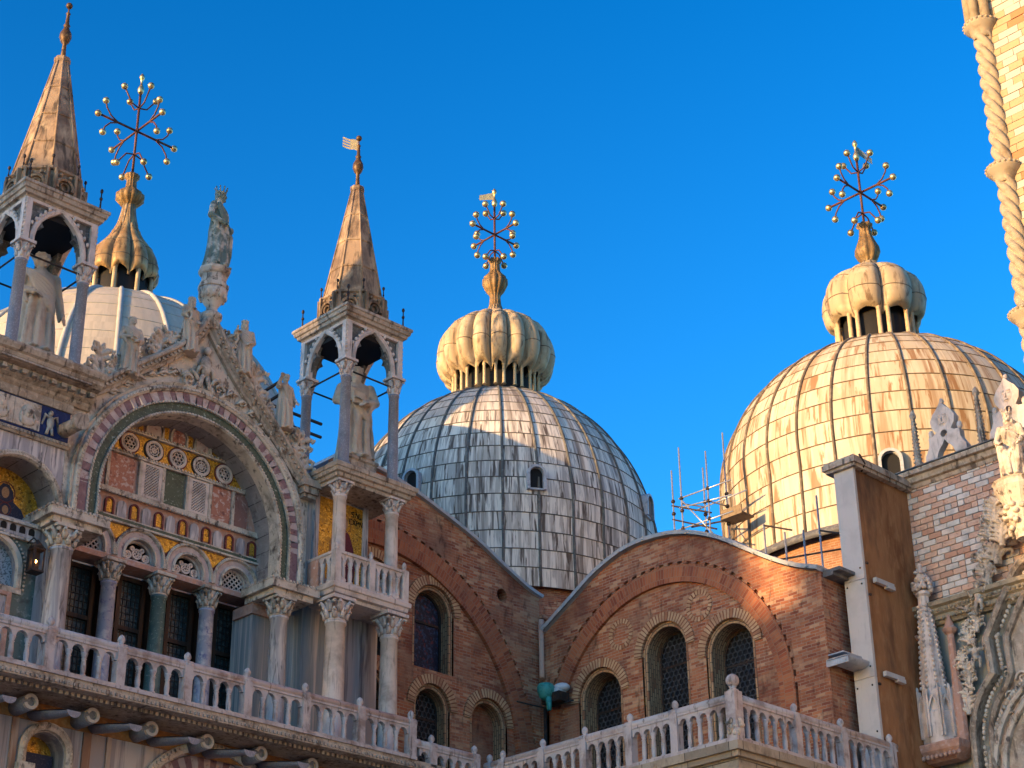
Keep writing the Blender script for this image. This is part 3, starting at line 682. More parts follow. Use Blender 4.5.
b = B(); hl = [arched(17.74, 11.35, .42, 10.2, 18), arched(21.75, 10.15, 1.9, 9.0, 26)]
b.wall(lw, [(12, 0), (27.3, 0), (27.3, 12.2), (12, 12.2)], hl, 0, .5); part('wall', b, STRIPE, fac, 'striped grey marble wall below the balcony')
b = B(); b.bx(lw, 12, 27.3, 11.93, 12.30, -.03, .0); part('band', b, ORANGE, fac, 'stained ochre band under the balcony'); 
RUSTM = mat('rust_marble', (.24, .13, .085), [(4, (.40, .32, .26), .5, .65, STR)], rough=.6)
for x0, w_ in ((12.5, .15), (15.9, .14), (16.95, .14), (18.55, .18), (19.1, .1), (24.3, .2), (25.6, .2)): b = B(); b.bx(lw, x0, x0 + w_, 0, 11.92, -.05, .0); part('pilaster', b, RUSTM, fac)
b = B(); b.sweep(lw, arched(17.74, 11.35, .5, 10.2, 24), [(-.1, .1), (-.1, -.08), (-.02, -.12), (.06, -.08), (.08, .1)]); dots(b, lw, arched(17.74, 11.35, .53, 10.2, 24), .08, .022, -.11)
b.sweep(lw, arc((21.75, 10.15), 2.02, 0, 180, 40), [(-.1, .1), (-.1, -.08), (-.02, -.12), (.08, -.08), (.1, .1)]); dots(b, lw, arc((21.75, 10.15), 2.05, 0, 180, 40), .11, .03, -.11)
b.bx(lw, 17.1, 17.45, 10.9, 11.05, -.2, .1)
part('arch_moulding', b, CARVED, fac)
b = B(); b.bx(lw, 17.2, 18.3, 10.2, 11.9, .45, .5); part('niche_panel', b, GOLD, fac)
b = B(); b.bx(lw, 17.5, 18.1, 10.2, 11.4, .3, .44); part('niche_lining', b, DARKROBE, fac)
b = B(); rr = random.Random(9)
for k in range(34):
    a0 = 180 * k / 34; a1 = 180 * (k + 1) / 34; b.m = k % 2
    p, q = arc((21.75, 10.15), 1.88, a0, a1, 2), arc((21.75, 10.15), .2, a0, a1, 2)
    for i in range(2): b.face([lw(*p[i], .12), lw(*p[i + 1], .12), lw(*q[i + 1], .12), lw(*q[i], .12)])
part('tympanum', b, [PORPH, PINKW], fac, 'purple and pale striped arch filling')

# ================================================================== BALUSTRADES
def baluster_mesh(h):
    b = B(); b.lathe([(.07, 0), (.07, .04), (.045, .07), (.055, .12), (.058, h * .4), (.045, h - .14), (.06, h - .12), (.045, h - .10), (.07, h - .03), (.075, h)], n=10); return b.mesh('baluster')
def post_mesh(h, w=.1, fin=.075, big=False):
    b = B(); b.box(-w, w, -w, w, 0, h)
    if big:
        b.lathe([(.10, h), (.12, h + .03), (.06, h + .07), (.09, h + .11)], n=16); b.ball((0, 0, h + .24), .145, 16, 10)
    else: b.lathe([(.07, h), (.08, h + .02), (.04, h + .045), (fin, h + .1), (fin * 1.05, h + .14), (fin * .8, h + .19), (.02, h + .23)], n=12)
    return b.mesh('post')
def run(parent, p, q, posts, z0, z1, per, m, endpost=True, rail=.095, first=True, jitter=.0):
    """straight run of balustrade from p to q (plan); posts = distances along it"""
    L = hypot(q[0] - p[0], q[1] - p[1]); a = atan2(q[1] - p[1], q[0] - p[0]); M = pD(p, a); H = z1 - z0
    b = B(); b.tube([M(0, z1 - rail, 0), M(L, z1 - rail, 0)], rail, 12); b.bx(M, 0, L, z1 - 2.1 * rail, z1 - 1.6 * rail, -.08, .08)
    for d in posts: b.tube([M(d - .115, z1 - rail, 0), M(d + .115, z1 - rail, 0)], rail * 1.12, 12)
    part('rail', b, m, parent)
    b = B(); b.bx(M, 0, L, z0, z0 + .07, -.14, .14); b.bx(M, 0, L, z0 + .07, z0 + .1, -.11, .11); part('base', b, m, parent)
    bm_ = baluster_mesh(H - 2.1 * rail - .27); setm(bm_, m); b = B()
    ds = sorted(posts)
    for d0, d1 in zip(ds, ds[1:]):
        n_ = max(1, round((d1 - d0) / per)); w_ = (d1 - d0 - .2) / n_; hol = []
        for i in range(n_):
            xc = d0 + .1 + w_ * (i + .5); r = w_ / 2 - .045
            hol.append((xc, r))
            if i: put('baluster', bm_, parent, M(d0 + .1 + w_ * i + rnd.uniform(-.008, .008), z0 + .1, 0), rnd.uniform(0, 6), rnd.uniform(.985, 1.0))
        zt = z1 - 2.1 * rail; zb = zt - .17
        out_ = [(d0 + .1, zt), (d0 + .1, zb)]
        for i, (xc, r) in enumerate(hol): out_ += [(xc - r, zb)] + [(xc + r * cos(t), zb + r * sin(t)) for t in [pi - pi * k / 10 for k in range(1, 10)]] + [(xc + r, zb)]
        out_ += [(d1 - .1, zb), (d1 - .1, zt)]
        b.wall(M, out_, [], -.055, .055)
    part('arcade', b, m, parent)
    pm = post_mesh(H - .04); setm(pm, m)
    for i, d in enumerate(ds):
        if (i == 0 and not first) or (i == len(ds) - 1 and not endpost): continue
        put('post', pm, parent, M(d, z0, 0))
BAL = mat('balustrade_marble', (.47, .42, .41), [(2, (.25, .19, .17), .46, .66), (6, (.09, .07, .06), .56, .68, (2, 2, .3), .8), (4, (.52, .45, .41), .54, .7)], rough=.6, bump=.3)
t = thing('stone_balustrade', 'long arcaded marble balustrade along the balcony of the marble front', 'balustrade', (20, 30, 12.5), 'marble balustrades')
run(t, (12.2, 30), (26.32, 30), [d - 12.2 for d in (12.22, 13.78, 15.33, 16.88, 18.50, 20.10, 21.62, 23.18, 24.72, 26.23)], 12.5, 13.46, .39, BAL)
t = thing('stone_balustrade', 'short low balustrade stepping down beside the brick wall, between the two long ones', 'balustrade', (27.3, 30, 12.0), 'marble balustrades')
run(t, (26.36, 30), (28.3, 30), [.0, .5, 1.85], 12.05, 13.02, .36, BAL, first=False)
t = thing('stone_balustrade', 'balustrade turning a corner with a ball topped post below the three arched windows', 'balustrade', (28.8, 22.7, 11.88), 'marble balustrades')
run(t, (28.8, 30.2), (28.8, 22.72), [.1, .55, 1.87, 3.2, 4.57, 5.88, 7.48], 11.88, 12.94, .33, BAL, endpost=False)
run(t, (28.8, 22.72), (34.6, 22.72), [0, 2.06, 3.74, 5.6], 11.88, 12.94, .34, BAL, first=False)
pm = post_mesh(1.08, .13, big=True); setm(pm, BAL); o = put('corner_post', pm, t, (28.8, 22.72, 11.88)); o['label'] = 'corner post topped with a large ball'
b = B(); rr = random.Random(2)
for k in range(26): a = rr.uniform(0, 2 * pi); b.ball((28.8 + .15 * cos(a), 22.72 + .15 * sin(a), 12.0 + rr.uniform(0, .32)), (.05, .05, .06), 6, 5)
part('carved_leaves', b, CARVED, t)
# terrace under it
b = B(); b.box(28.62, 40, 22.54, 33, 11.70, 11.88); b.box(28.7, 40, 22.62, 33, 11.58, 11.70); b.box(28.8, 40, 22.7, 33, 0, 11.58)
TERR = mat('terrace_stone', (.34, .28, .20), [(2, (.20, .16, .11), .48, .72), (7, (.08, .06, .05), .56, .75, (1, 1, .4), .8)], brick=dict(w=1.2, h=.55, m=.012, c=[(.40, .33, .24), (.27, .22, .16)], mortar=(.06, .05, .04)), bump=.5)
solo('stone_terrace', b, TERR, 'stone terrace block carrying the balustrade with the ball topped corner post', 'terrace', (33, 28, 0))

# ================================================================== BRICK WALLS
def hexgrille(b, M, uc, zc, r, zb, d, g=.155):
    rows = int((zc + r - zb) / (g * .87)) + 2
    for j in range(rows):
        for i in range(-8, 9):
            x = uc + i * g + (g / 2 if j % 2 else 0); z = zb + j * g * .87
            if abs(x - uc) > r - .02 or (z > zc and hypot(x - uc, z - zc) > r - .02): continue
            q = g * .56
            p6 = [(x + q * sin(k * pi / 3), z + q * cos(k * pi / 3)) for k in range(6)]
            b.sweep(M, p6, [(0, d + .012), (0, d - .012), (.018, d - .012), (.018, d + .012)], closed=True)
GRILLE = mat('lead_lattice', (.07, .08, .095), [(15, (.16, .17, .2), .5, .7)], rough=.5, metal=.3)
def brickwindow(M, par, uc, zc, r, zb, depth, glass, grille=True, blind=False, ring=True, f0=.0):
    """deep arched window: buff voussoirs, splayed reveal, glazed or bricked back"""
    b = B(); path = [(uc + r + .12, zb)] + arc((uc, zc), r + .12, 0, 180, 22) + [(uc - r - .12, zb)]
    ar = arc((uc, zc), r + .12, 0, 180, 22)
    b.sweep(M, ar, [(0, f0 + .1), (0, f0 - .05), (-.24, f0 - .05), (-.24, f0 + .1)])
    part('arch_ring', b, YRING, par)
    b = B(); b.sweep(M, path, [(.12, f0 + .06), (.0, f0 + .06), (0, f0 + .0), (-.0, f0 - .0)]); b.sweep(M, arched(uc, zc, r, zb, 22), [(0, f0 + .06), (0, f0 + depth)])
    part('reveal', b, YBRICK, par)
    b = B(); b.wall(M, arched(uc, zc, r + .03, zb, 20), [], f0 + depth - .01, f0 + depth + .05)
    if blind: part('blind_panel', b, BRICK, par); return
    wn = part('window', b, glass, par)
    b = B(); b.sweep(M, arched(uc, zc, r, zb, 20), [(0, f0 + depth), (0, f0 + depth - .06), (.06, f0 + depth - .06), (.06, f0 + depth)])
    z = zc - .25
    b.bx(M, uc - r, uc + r, z, z + .06, f0 + depth - .05, f0 + depth); z -= 1.3
    while z > zb: b.bx(M, uc - r, uc + r, z, z + .04, f0 + depth - .05, f0 + depth); z -= 1.3
    part('frame', b, IRON, wn)
    if grille: b = B(); hexgrille(b, M, uc, zc, r, zb, f0 + depth - .03); part('grille', b, GRILLE, wn)
def gable_wall(name, label, M, origin, outline, ac, r_out, r_in, zleg, wins, rounds, span):
    t = thing(name, label, 'wall', origin)
    # main wall with big round headed recess
    rec = [(ac[0] + r_out, zleg)] + arc(ac, r_out, 0, 180, 48) + [(ac[0] - r_out, zleg)]
    rec = [(u, z) for u, z in rec if span[0] < u < span[1]]
    b = B(); b.wall(M, outline, [], .14, .7); part('wall', b, BRICK, t)
    return t
# ---- wall with three windows (faces west)
XB = 33.5; MB = pB(XB)
cope = [(32.75, 17.93), (32.56, 18.04), (31.63, 18.57), (30.68, 19.09), (29.56, 19.42), (28.43, 19.41), (27.48, 19.20), (26.51, 18.77), (25.59, 18.17), (24.85, 17.70), (24.2, 17.36), (23.55, 17.12)]
copeS = cr(cope, 4)
t = wb = thing('brick_gable_wall', 'brick wall with a round blind arch, three deep arched windows and two brick roundels', 'wall', (XB, 28.5, 0))
AB, RO, RI = (28.75, 14.43), 4.27, 3.73
wins = [(30.9, 15.72, .66), (28.62, 16.40, .66), (26.50, 15.93, .66)]
rec_o = [(AB[0] + 3.95, 14.0)]
def clipped(c, r, umax, zleg, n=60):                           # arch outline limited to u < umax
    P = [(min(c[0] + r, umax), zleg)] + [(min(u, umax), z) for u, z in arc(c, r, 0, 180, n)] + [(c[0] - r, zleg)]
    out = []
    for p in P:
        if not out or hypot(p[0] - out[-1][0], p[1] - out[-1][1]) > 1e-3: out.append(p)
    return out
hole = clipped(AB, RO, 32.7, 11.4)
outline = [(32.95, 11.3), (32.95, 17.9)] + copeS[0:] + [(23.55, 11.3)]
b = B(); b.wall(MB, outline, [hole], 0, .5); part('wall', b, BRICK, t)
b = B()
hol2 = [arched(u, z, r + .12, 11.4, 20) for u, z, r in wins]
b.wall(MB, clipped(AB, RO + .05, 32.72, 11.38), hol2, .10, .4, back=True); part('tympanum', b, BRICK, t)
b = B(); b.sweep(MB, [p for p in clipped(AB, RI, 32.4, 11.4, 60)], [(0, .12), (0, -.0), (-.46, -.0), (-.46, .12)]); part('arch_ring', b, BRING, t, 'great round arch of upright bricks')
b = B(); P = arc(AB, RO - .035, 0, 180, 84)
for i in range(0, 84, 1):
    u, z = P[i]
    if u < 32.7:
        if i % 2 == 0:
            du, dz = P[i + 1][0] - u, P[i + 1][1] - z; l = hypot(du, dz)
            b.wall(MB, [(u - dz / l * -.035, z + du / l * -.035), (u + du - dz / l * -.035, z + dz + du / l * -.035), (u + du - dz / l * .035, z + dz + du / l * .035), (u - dz / l * .035, z + du / l * .035)], [], .0, .09, back=False)
part('dentil', b, BRICK, t)
for u, z, r in wins: brickwindow(MB, t, u, z, r, 11.4, .62, GLASS, f0=.10)
for u, z in ((30.10, 17.22), (27.40, 17.30)):
    b = B(); b.sweep(MB, arc((u, z), .30, 0, 360, 28)[:-1], [(0, .12), (0, .085), (-.12, .08), (-.12, .12)], closed=True); part('roundel', b, YRING, t)
# return face to the right and roof
MC = pA(23.55)
b = B(); b.wall(MC, [(XB + .004, 11.3), (37.5, 11.3), (37.5, 17.0), (XB + .004, 17.1)], [], -.006, .4); part('return_wall', b, BRICK, t)
b = B(); b.sweep(MB, copeS, [(-.02, -.14), (-.12, -.16), (-.13, .0), (-.10, .5), (-.1, 5), (0, 5), (.0, -.12)])
part('lead_coping', b, LEADM, t)
b = B()
for i in range(3, len(copeS), 3):
    u, z = copeS[i]; b.tube([MB(u, z + .13, .5), MB(u, z + .14, -.02), MB(u, z + .03, -.17)], .03, 6)
part('lead_roll', b, LEADM, t)
b = B(); b.bx(MC, XB + .1, 36.5, 17.06, 17.14, -.5, .6); b.bx(MC, XB + .1, 36.5, 16.98, 17.06, -.3, .3); part('eave', b, DARKLEAD, t)
b = B(); P = [(-.28 + .0, 0), (-.26, -.10), (-.16, -.18), (0, -.2), (.1, -.2)]
MG = pA(23.15)
rows = [[MG(x, 14.84 + .3 * q[1] * 2, q[0] * 1.2 + .1) for q in P] for x in (33.42, 34.6)]
b.grid(rows, None); b.bx(MG, 33.40, 34.6, 14.84, 14.88, -.24, .4); b.bx(MG, 33.40, 33.44, 14.70, 14.86, -.22, .4)
b.bx(MG, 33.5, 34.6, 15.0, 15.03, -.05, .4)
solo('lead_gutter', b, LEADM, 'short grey lead gutter box sticking out beside the white edged buttress', 'gutter', (34, 23.4, 14.8))

# ---- wall left of it (faces south)
MA = pA(33.0)
cope2 = [(26.3, 21.15), (27.6, 21.05), (28.74, 20.80), (29.78, 20.48), (31.07, 20.02), (32.0, 19.58), (32.96, 19.16), (33.55, 19.0)]
cope2S = cr(cope2, 4)
t = wa = thing('brick_gable_wall', 'dark brick wall with half a round arch beside the corner balcony', 'wall', (30, 33, 0))
AA, RAo, RAi = (27.70, 14.05), 5.64, 4.95
P = [(33.5, 11.3), (33.5, 18.98)] + cope2S[::-1][1:] + [(26.4, 20.9), (26.4, 11.3)]
hole = [(AA[0] + RAo, 11.4)] + [q for q in arc(AA, RAo, 0, 180, 64) if q[0] > 26.6] + [(26.6, 11.4)]
oc = arc((32.07, 18.72), .19, 0, 360, 16)[:-1]
b = B(); b.wall(MA, P, [hole, oc], 0, .5); part('wall', b, BRICK, t)
wl = [(29.68, 17.70, .60, 16.1), (29.66, 15.12, .50, 12.2), (31.66, 15.10, .55, 12.2), (27.6, 17.95, .60, 16.1), (27.55, 15.12, .50, 12.2)]
b = B(); b.wall(MA, [(AA[0] + RAo + .05, 11.38)] + [q for q in arc(AA, RAo + .05, 0, 180, 64) if q[0] > 26.5] + [(26.5, 11.38)], [arched(u, z, r + .12, zb, 20) for u, z, r, zb in wl], .12, .4); part('tympanum', b, BRICK, t)
b = B(); b.sweep(MA, [(AA[0] + RAi, 11.4)] + [q for q in arc(AA, RAi, 0, 180, 64) if q[0] > 26.6], [(0, .14), (0, .0), (-.62, .0), (-.62, .14)]); part('arch_ring', b, BRING, t, 'great round arch of upright bricks')
b = B(); Pq = arc(AA, RAo - .035, 0, 110, 70)
for i in range(0, 70, 2):
    u, z = Pq[i]; du, dz = Pq[i + 1][0] - u, Pq[i + 1][1] - z; l = hypot(du, dz)
    b.wall(MA, [(u + dz / l * .035, z - du / l * .035), (u + du + dz / l * .035, z + dz - du / l * .035), (u + du - dz / l * .035, z + dz + du / l * .035), (u - dz / l * .035, z + du / l * .035)], [], .0, .1, back=False)
part('dentil', b, BRICK, t)
for i, (u, z, r, zb) in enumerate(wl):
    brickwindow(MA, t, u, z, r, zb, .42, GLASSB if zb > 13 else GLASS, grille=zb < 13, blind=(i == 2), f0=.12)
b = B(); b.sweep(MA, cope2S, [(-.02, -.12), (.06, -.14), (.07, .0), (.06, .5), (.06, 4), (-.02, 4), (-.02, -.1)]); part('lead_coping', b, mat('pale_blue_lead', (.42, .46, .52), [(4, (.30, .33, .38), .5, .7)], rough=.45), t)
b = B(); b.wall(MA, arc((32.07, 18.72), .22, 0, 360, 16)[:-1], [], .3, .35); part('oculus', b, DARK, t)
# downpipe and stub of wall in the corner, floodlight
b = B(); b.box(33.52, 34.6, 33.0, 33.6, 11.3, 18.4); b.box(33.5, 34.9, 32.9, 33.7, 18.4, 18.5)
solo('brick_pier', b, BRICK, 'sliver of brick pier with a thin roof in the corner between both brick walls', 'wall', (34, 33.3, 0))
b = B(); b.tube([V(33.42, 32.86, 18.3), V(33.42, 32.86, 16.9), V(33.36, 32.8, 16.6)], .075, 10)
solo('downpipe', b, mat('pinkish_pipe', (.58, .36, .27), [(6, (.4, .28, .24), .5, .7)]), 'short pinkish rainwater pipe in the brick corner above the green lamp', 'pipe', (33.4, 32.9, 16.6))
b = B(); b.tube([V(33.25, 32.6, 11.9), V(33.25, 32.6, 15.75)], .05, 8); b.tube([V(32.2, 32.6, 15.68), V(33.3, 32.6, 15.72), V(33.3, 31.6, 15.72)], .022, 6)
t = thing('floodlight', 'green hooded floodlight with a pale box on a dark post in the brick corner', 'floodlight', (33.25, 32.6, 11.9))
part('post', b, IRON, t)
b = B(); b.lathe([(.10, 0), (.17, .06), (.23, .22), (.24, .34), (.20, .42), (.08, .46)], (32.98, 32.3, 15.82), 14); b.tube([V(32.98, 32.2, 15.86), V(32.96, 32.16, 15.5)], [.09, .06], 8); part('housing', b, COPPER, t)
b = B(); b.ball((33.32, 32.05, 16.16), (.2, .26, .13), 12, 8); b.box(33.1, 33.4, 31.95, 32.3, 16.0, 16.12); part('cover', b, CLOTHW, t)
b = B(); b.box(33.02, 33.4, 31.85, 32.5, 15.74, 15.99); part('ballast_box', b, IRON, t)
# corbel lantern by the left column
t = thing('wall_lantern', 'small dark wall lantern with a lit bulb left of the broad column', 'lantern', (17.35, 31.75, 15.2))
b = B(); b.box(17.24, 17.27, 31.6, 31.63, 15.2, 15.7); 
for x in (17.22, 17.46):
    for y in (31.6, 31.84): b.box(x - .014, x + .014, y - .014, y + .014, 15.2, 15.68)
b.box(17.2, 17.48, 31.58, 31.86, 15.17, 15.21); b.box(17.2, 17.48, 31.58, 31.86, 15.66, 15.7); b.lathe([(.18, 0), (.05, .16), (.02, .2)], (17.34, 31.72, 15.7), 8); b.tube([V(17.34, 31.72, 15.85), V(17.34, 31.9, 16.0), V(17.34, 32.15, 15.95)], .016, 6)
part('frame', b, IRON, t)
bm_ = mat('lit_bulb', (1, .6, .2)); pn = bm_.node_tree.nodes['Principled BSDF']; pn.inputs['Emission Color'].default_value = (1, .5, .15, 1); pn.inputs['Emission Strength'].default_value = 6
b = B(); b.ball((17.34, 31.72, 15.42), .035, 8, 6); part('bulb', b, bm_, t)
b = B(); b.box(17.23, 17.45, 31.76, 31.83, 15.21, 15.66); part('back_plate', b, IRON, t)

# ================================================================== CORNER BALCONY AND SHRINES
t = cb = thing('corner_balcony', 'two storey columned corner balcony with a gold mosaic behind, right of the great arch', 'balcony', (25.8, 31.4, 12.5))
def slab(b, x0, x1, y0, y1, z0, prof):
    """moulded slab: prof = (z, overhang)"""
    for (za, oa), (zb, ob) in zip(prof, prof[1:]):
        P0 = [V(x0 - oa, y0 - oa, z0 + za), V(x1 + oa, y0 - oa, z0 + za), V(x1 + oa, y1 + oa, z0 + za), V(x0 - oa, y1 + oa, z0 + za)]
        P1 = [V(x0 - ob, y0 - ob, z0 + zb), V(x1 + ob, y0 - ob, z0 + zb), V(x1 + ob, y1 + ob, z0 + zb), V(x0 - ob, y1 + ob, z0 + zb)]
        for i in range(4): b.face([P0[i], P0[(i + 1) % 4], P1[(i + 1) % 4], P1[i]])
    for z, o in (prof[0], prof[-1]): b.face([V(x0 - o, y0 - o, z0 + z), V(x1 + o, y0 - o, z0 + z), V(x1 + o, y1 + o, z0 + z), V(x0 - o, y1 + o, z0 + z)])
b = B(); slab(b, 24.72, 27.0, 31.06, 32.5, 16.36, [(0, -.12), (.08, -.1), (.10, .0), (.20, .02), (.22, .06), (.32, .07), (.34, .05)]); part('floor_slab', b, WHITE, cb)
b = B(); slab(b, 24.72, 27.1, 31.08, 33.3, 19.36, [(0, -.1), (.08, -.08), (.10, -.02), (.18, .0), (.20, .06), (.28, .08), (.30, .11), (.40, .12), (.42, .10)]); part('roof_slab', b, STONE, cb)
for x, r in ((24.97, .255), (26.62, .225)):
    column(cb, x, 31.28, 12.5, 15.78, 16.37, r, r * .9, .66, WHITE, WHITE, label=None)
    column(cb, x, 31.28, 16.7, 19.0, 19.37, .165, .155, .46, WHITE, WHITE, nleaf=6)
b = B(); b.bx(A, 25.0, 26.38, 17.2, 19.3, -.03, .0); mo = part('mosaic', b, GOLD, cb, 'gold mosaic of a standing figure in crimson')
Mm = pA(YF - .03); b = B(); b.m = 0
fan(b, Mm, [(25.45, 17.2), (26.12, 17.2), (26.18, 17.7), (26.1, 18.2), (25.98, 18.5), (25.85, 18.62), (25.68, 18.6), (25.55, 18.4), (25.42, 17.9)], -.01)
b.m = 1; fan(b, Mm, ell((25.78, 18.78), .13, .17), -.016); fan(b, Mm, ell((25.72, 18.1), .14, .06), -.016)
b.m = 2; fan(b, Mm, [(25.3, 17.2), (25.6, 17.2), (25.5, 18.4), (25.36, 18.2)], -.013); b.sweep(Mm, arc((25.78, 18.78), .25, 0, 360, 24)[:-1], [(0, 0), (0, -.012), (.02, -.012), (.02, 0)], closed=True)
b.m = 3                                                        # lettering strokes beside the head
def glyphs(txt, x, z, h):
    S_ = {'S': [(1, 1), (0, .85), (0, .6), (1, .4), (1, .15), (0, 0)], 'A': [(0, 0), (.5, 1), (1, 0)], 'L': [(0, 1), (0, 0), (1, 0)], 'E': [(1, 1), (0, 1), (0, 0), (1, 0)], 'X': [(0, 0), (1, 1)], 'P': [(0, 0), (0, 1), (1, .85), (1, .6), (0, .5)], 'I': [(.5, 0), (.5, 1)], 'N': [(0, 0), (0, 1), (1, 0), (1, 1)]}
    for c in txt:
        pts = S_[c]; b.tube([Mm(x + u * h * .6, z + v * h, -.008) for u, v in pts], .014, 4, False)
        if c == 'X': b.tube([Mm(x, z + h, -.008), Mm(x + h * .6, z, -.008)], .014, 4, False)
        x += h * .85
glyphs('SAL', 26.02, 19.02, .14); glyphs('EXPN', 25.96, 18.82, .13)
part('mosaic_figure', b, [REDROBE, FLESH, ORANGE, DARK], mo)
b = B(); b.bx(A, 24.86, 25.0, 16.7, 19.36, -.06, .0); b.bx(A, 26.38, 26.55, 16.7, 19.36, -.06, .0); b.bx(A, 25.0, 26.38, 16.7, 17.2, -.04, .0); part('mosaic_frame', b, GREYMARB, cb)
b = B(); b.bx(A, 25.9, 26.9, 12.5, 16.36, -.10, .0); part('marble_panel', b, STRIPE, cb)
def prail(parent, p, q, n, z0, z1, m, posts=()):
    L = hypot(q[0] - p[0], q[1] - p[1]); a = atan2(q[1] - p[1], q[0] - p[0]); M = pD(p, a)
    b = B(); b.bx(M, 0, L, z1 - .07, z1, -.075, .075); q = B(); q.bx(M, 0, L, z0, z0 + .06, -.06, .06); part('base', q, m, parent)
    out_ = [(0, z1 - .07), (0, z1 - .24)]; w_ = L / n
    for i in range(n):
        x0, x1 = w_ * i + .045, w_ * (i + 1) - .045; xm = (x0 + x1) / 2
        out_ += [(x0, z1 - .24), (x0 + .01, z1 - .2), (xm, z1 - .11), (x1 - .01, z1 - .2), (x1, z1 - .24)]
    out_ += [(L, z1 - .24), (L, z1 - .07)]
    b.wall(M, out_, [], -.045, .045); part('rail', b, m, parent)
    bm_ = baluster_mesh(z1 - z0 - .30); setm(bm_, m)
    for i in range(1, n): put('baluster', bm_, parent, M(w_ * i, z0 + .06, 0))
    pm = post_mesh(z1 - z0 + .0, .085, .055); setm(pm, m)
    for d in posts: put('post', pm, parent, M(d, z0, 0))
prail(cb, (24.80, 31.12), (26.92, 31.12), 10, 16.7, 17.52, WHITE, (0, 1.06, 2.12))
prail(cb, (24.80, 32.12), (24.80, 31.12), 4, 16.7, 17.52, WHITE)
prail(cb, (26.92, 31.12), (26.92, 32.12), 4, 16.7, 17.52, WHITE, (1.0,))
b = B(); b.box(24.74, 24.86, 31.72, 32.13, 16.7, 17.50); part('end_panel', b, ROSE, cb)

# ---- open shrine with spire
SC = (25.86, 32.12)
sh = thing('spired_shrine', 'open columned shrine with a gilded vane on its spire, above the corner balcony', 'shrine', (SC[0], SC[1], 19.78), 'spired shrines on the roof line')
E_ = .79
for sx in (-1, 1):
    for sy in (-1, 1): column(sh, SC[0] + sx * E_, SC[1] + sy * E_, 19.78, 22.30, 22.78, .135, .125, .42, GRANITE, WHITE, nleaf=6)
hp = [(.60, 0), (.60, .14), (.56, .34), (.48, .48), (.38, .54), (.43, .62), (.41, .74), (.33, .86), (.19, .94), (0, 1.0)]
for k in range(4):
    M = (lambda M0: lambda u, v, d=0: M0(u, v, d - E_))(pR(SC, k)); zb = 22.76
    op = [(u, zb + v) for u, v in hp] + [(-u, zb + v) for u, v in hp[::-1][1:]]
    b = B(); out_ = [(.86, 23.92), (-.86, 23.92), (-.86, zb)] + op[::-1] + [(.86, zb)]
    b.wall(M, out_, [], -.06, .10); ap = part('arch_panel', b, mat('dark_spandrel', (.12, .125, .12), [(14, (.30, .30, .29), .52, .68), (5, (.05, .05, .05), .5, .7)], rough=.7) if k == 0 else bpy.data.materials['dark_spandrel'], sh)
    b = B(); ar = [(.66, zb), (.66, zb + .2), (.62, zb + .42), (.52, zb + .66), (.36, zb + .86), (.15, zb + 1.02), (0, zb + 1.12)]
    ar = ar + [(-u, v) for u, v in ar[::-1][1:]]
    b.sweep(M, ar, [(.07, .0), (.06, -.12), (.0, -.15), (-.06, -.12), (-.08, .0)])
    for sg in (-1, 1):
        b.bx(M, sg * .87 - .08, sg * .87 + .08, zb, 23.86, -.12, .02)
        z = zb + .1
        while z < 23.8: b.ball(M(sg * .93, z, -.12), .032, 6, 5); b.ball(M(sg * .8, z + .05, -.12), .025, 6, 5); z += .12
        for i in range(5): b.ball(M(sg * (.72 - .1 * i), zb + .5 + .13 * i, -.13), (.045, .045, .06), 6, 5)
    b.sweep(M, [(.92, 23.80), (-.92, 23.80)], [(0, .0), (.0, -.14), (-.06, -.16), (-.06, .0)])
    part('arch_moulding', b, WHITE, ap)
b = B(); slab(b, SC[0] - .95, SC[0] + .95, SC[1] - .95, SC[1] + .95, 23.86, [(0, -.05), (.06, .0), (.08, .06), (.16, .08), (.18, .12), (.27, .14), (.29, .17), (.36, .17)]); part('cornice', b, STONE, sh)
b = B(); b.box(SC[0] - .8, SC[0] + .8, SC[1] - .8, SC[1] + .8, 23.6, 23.85); part('vault', b, DARK, sh)
b = B()
c4 = [(SC[0] + sx * E_, SC[1] + sy * E_) for sx, sy in ((-1, -1), (1, -1), (1, 1), (-1, 1))]
for i in range(4):
    p, q = c4[i], c4[(i + 1) % 4]; b = B(); b.tube([V(p[0], p[1], 22.52), V(q[0], q[1], 22.52)], .024, 6); part('tie_rod', b, IRON, sh)
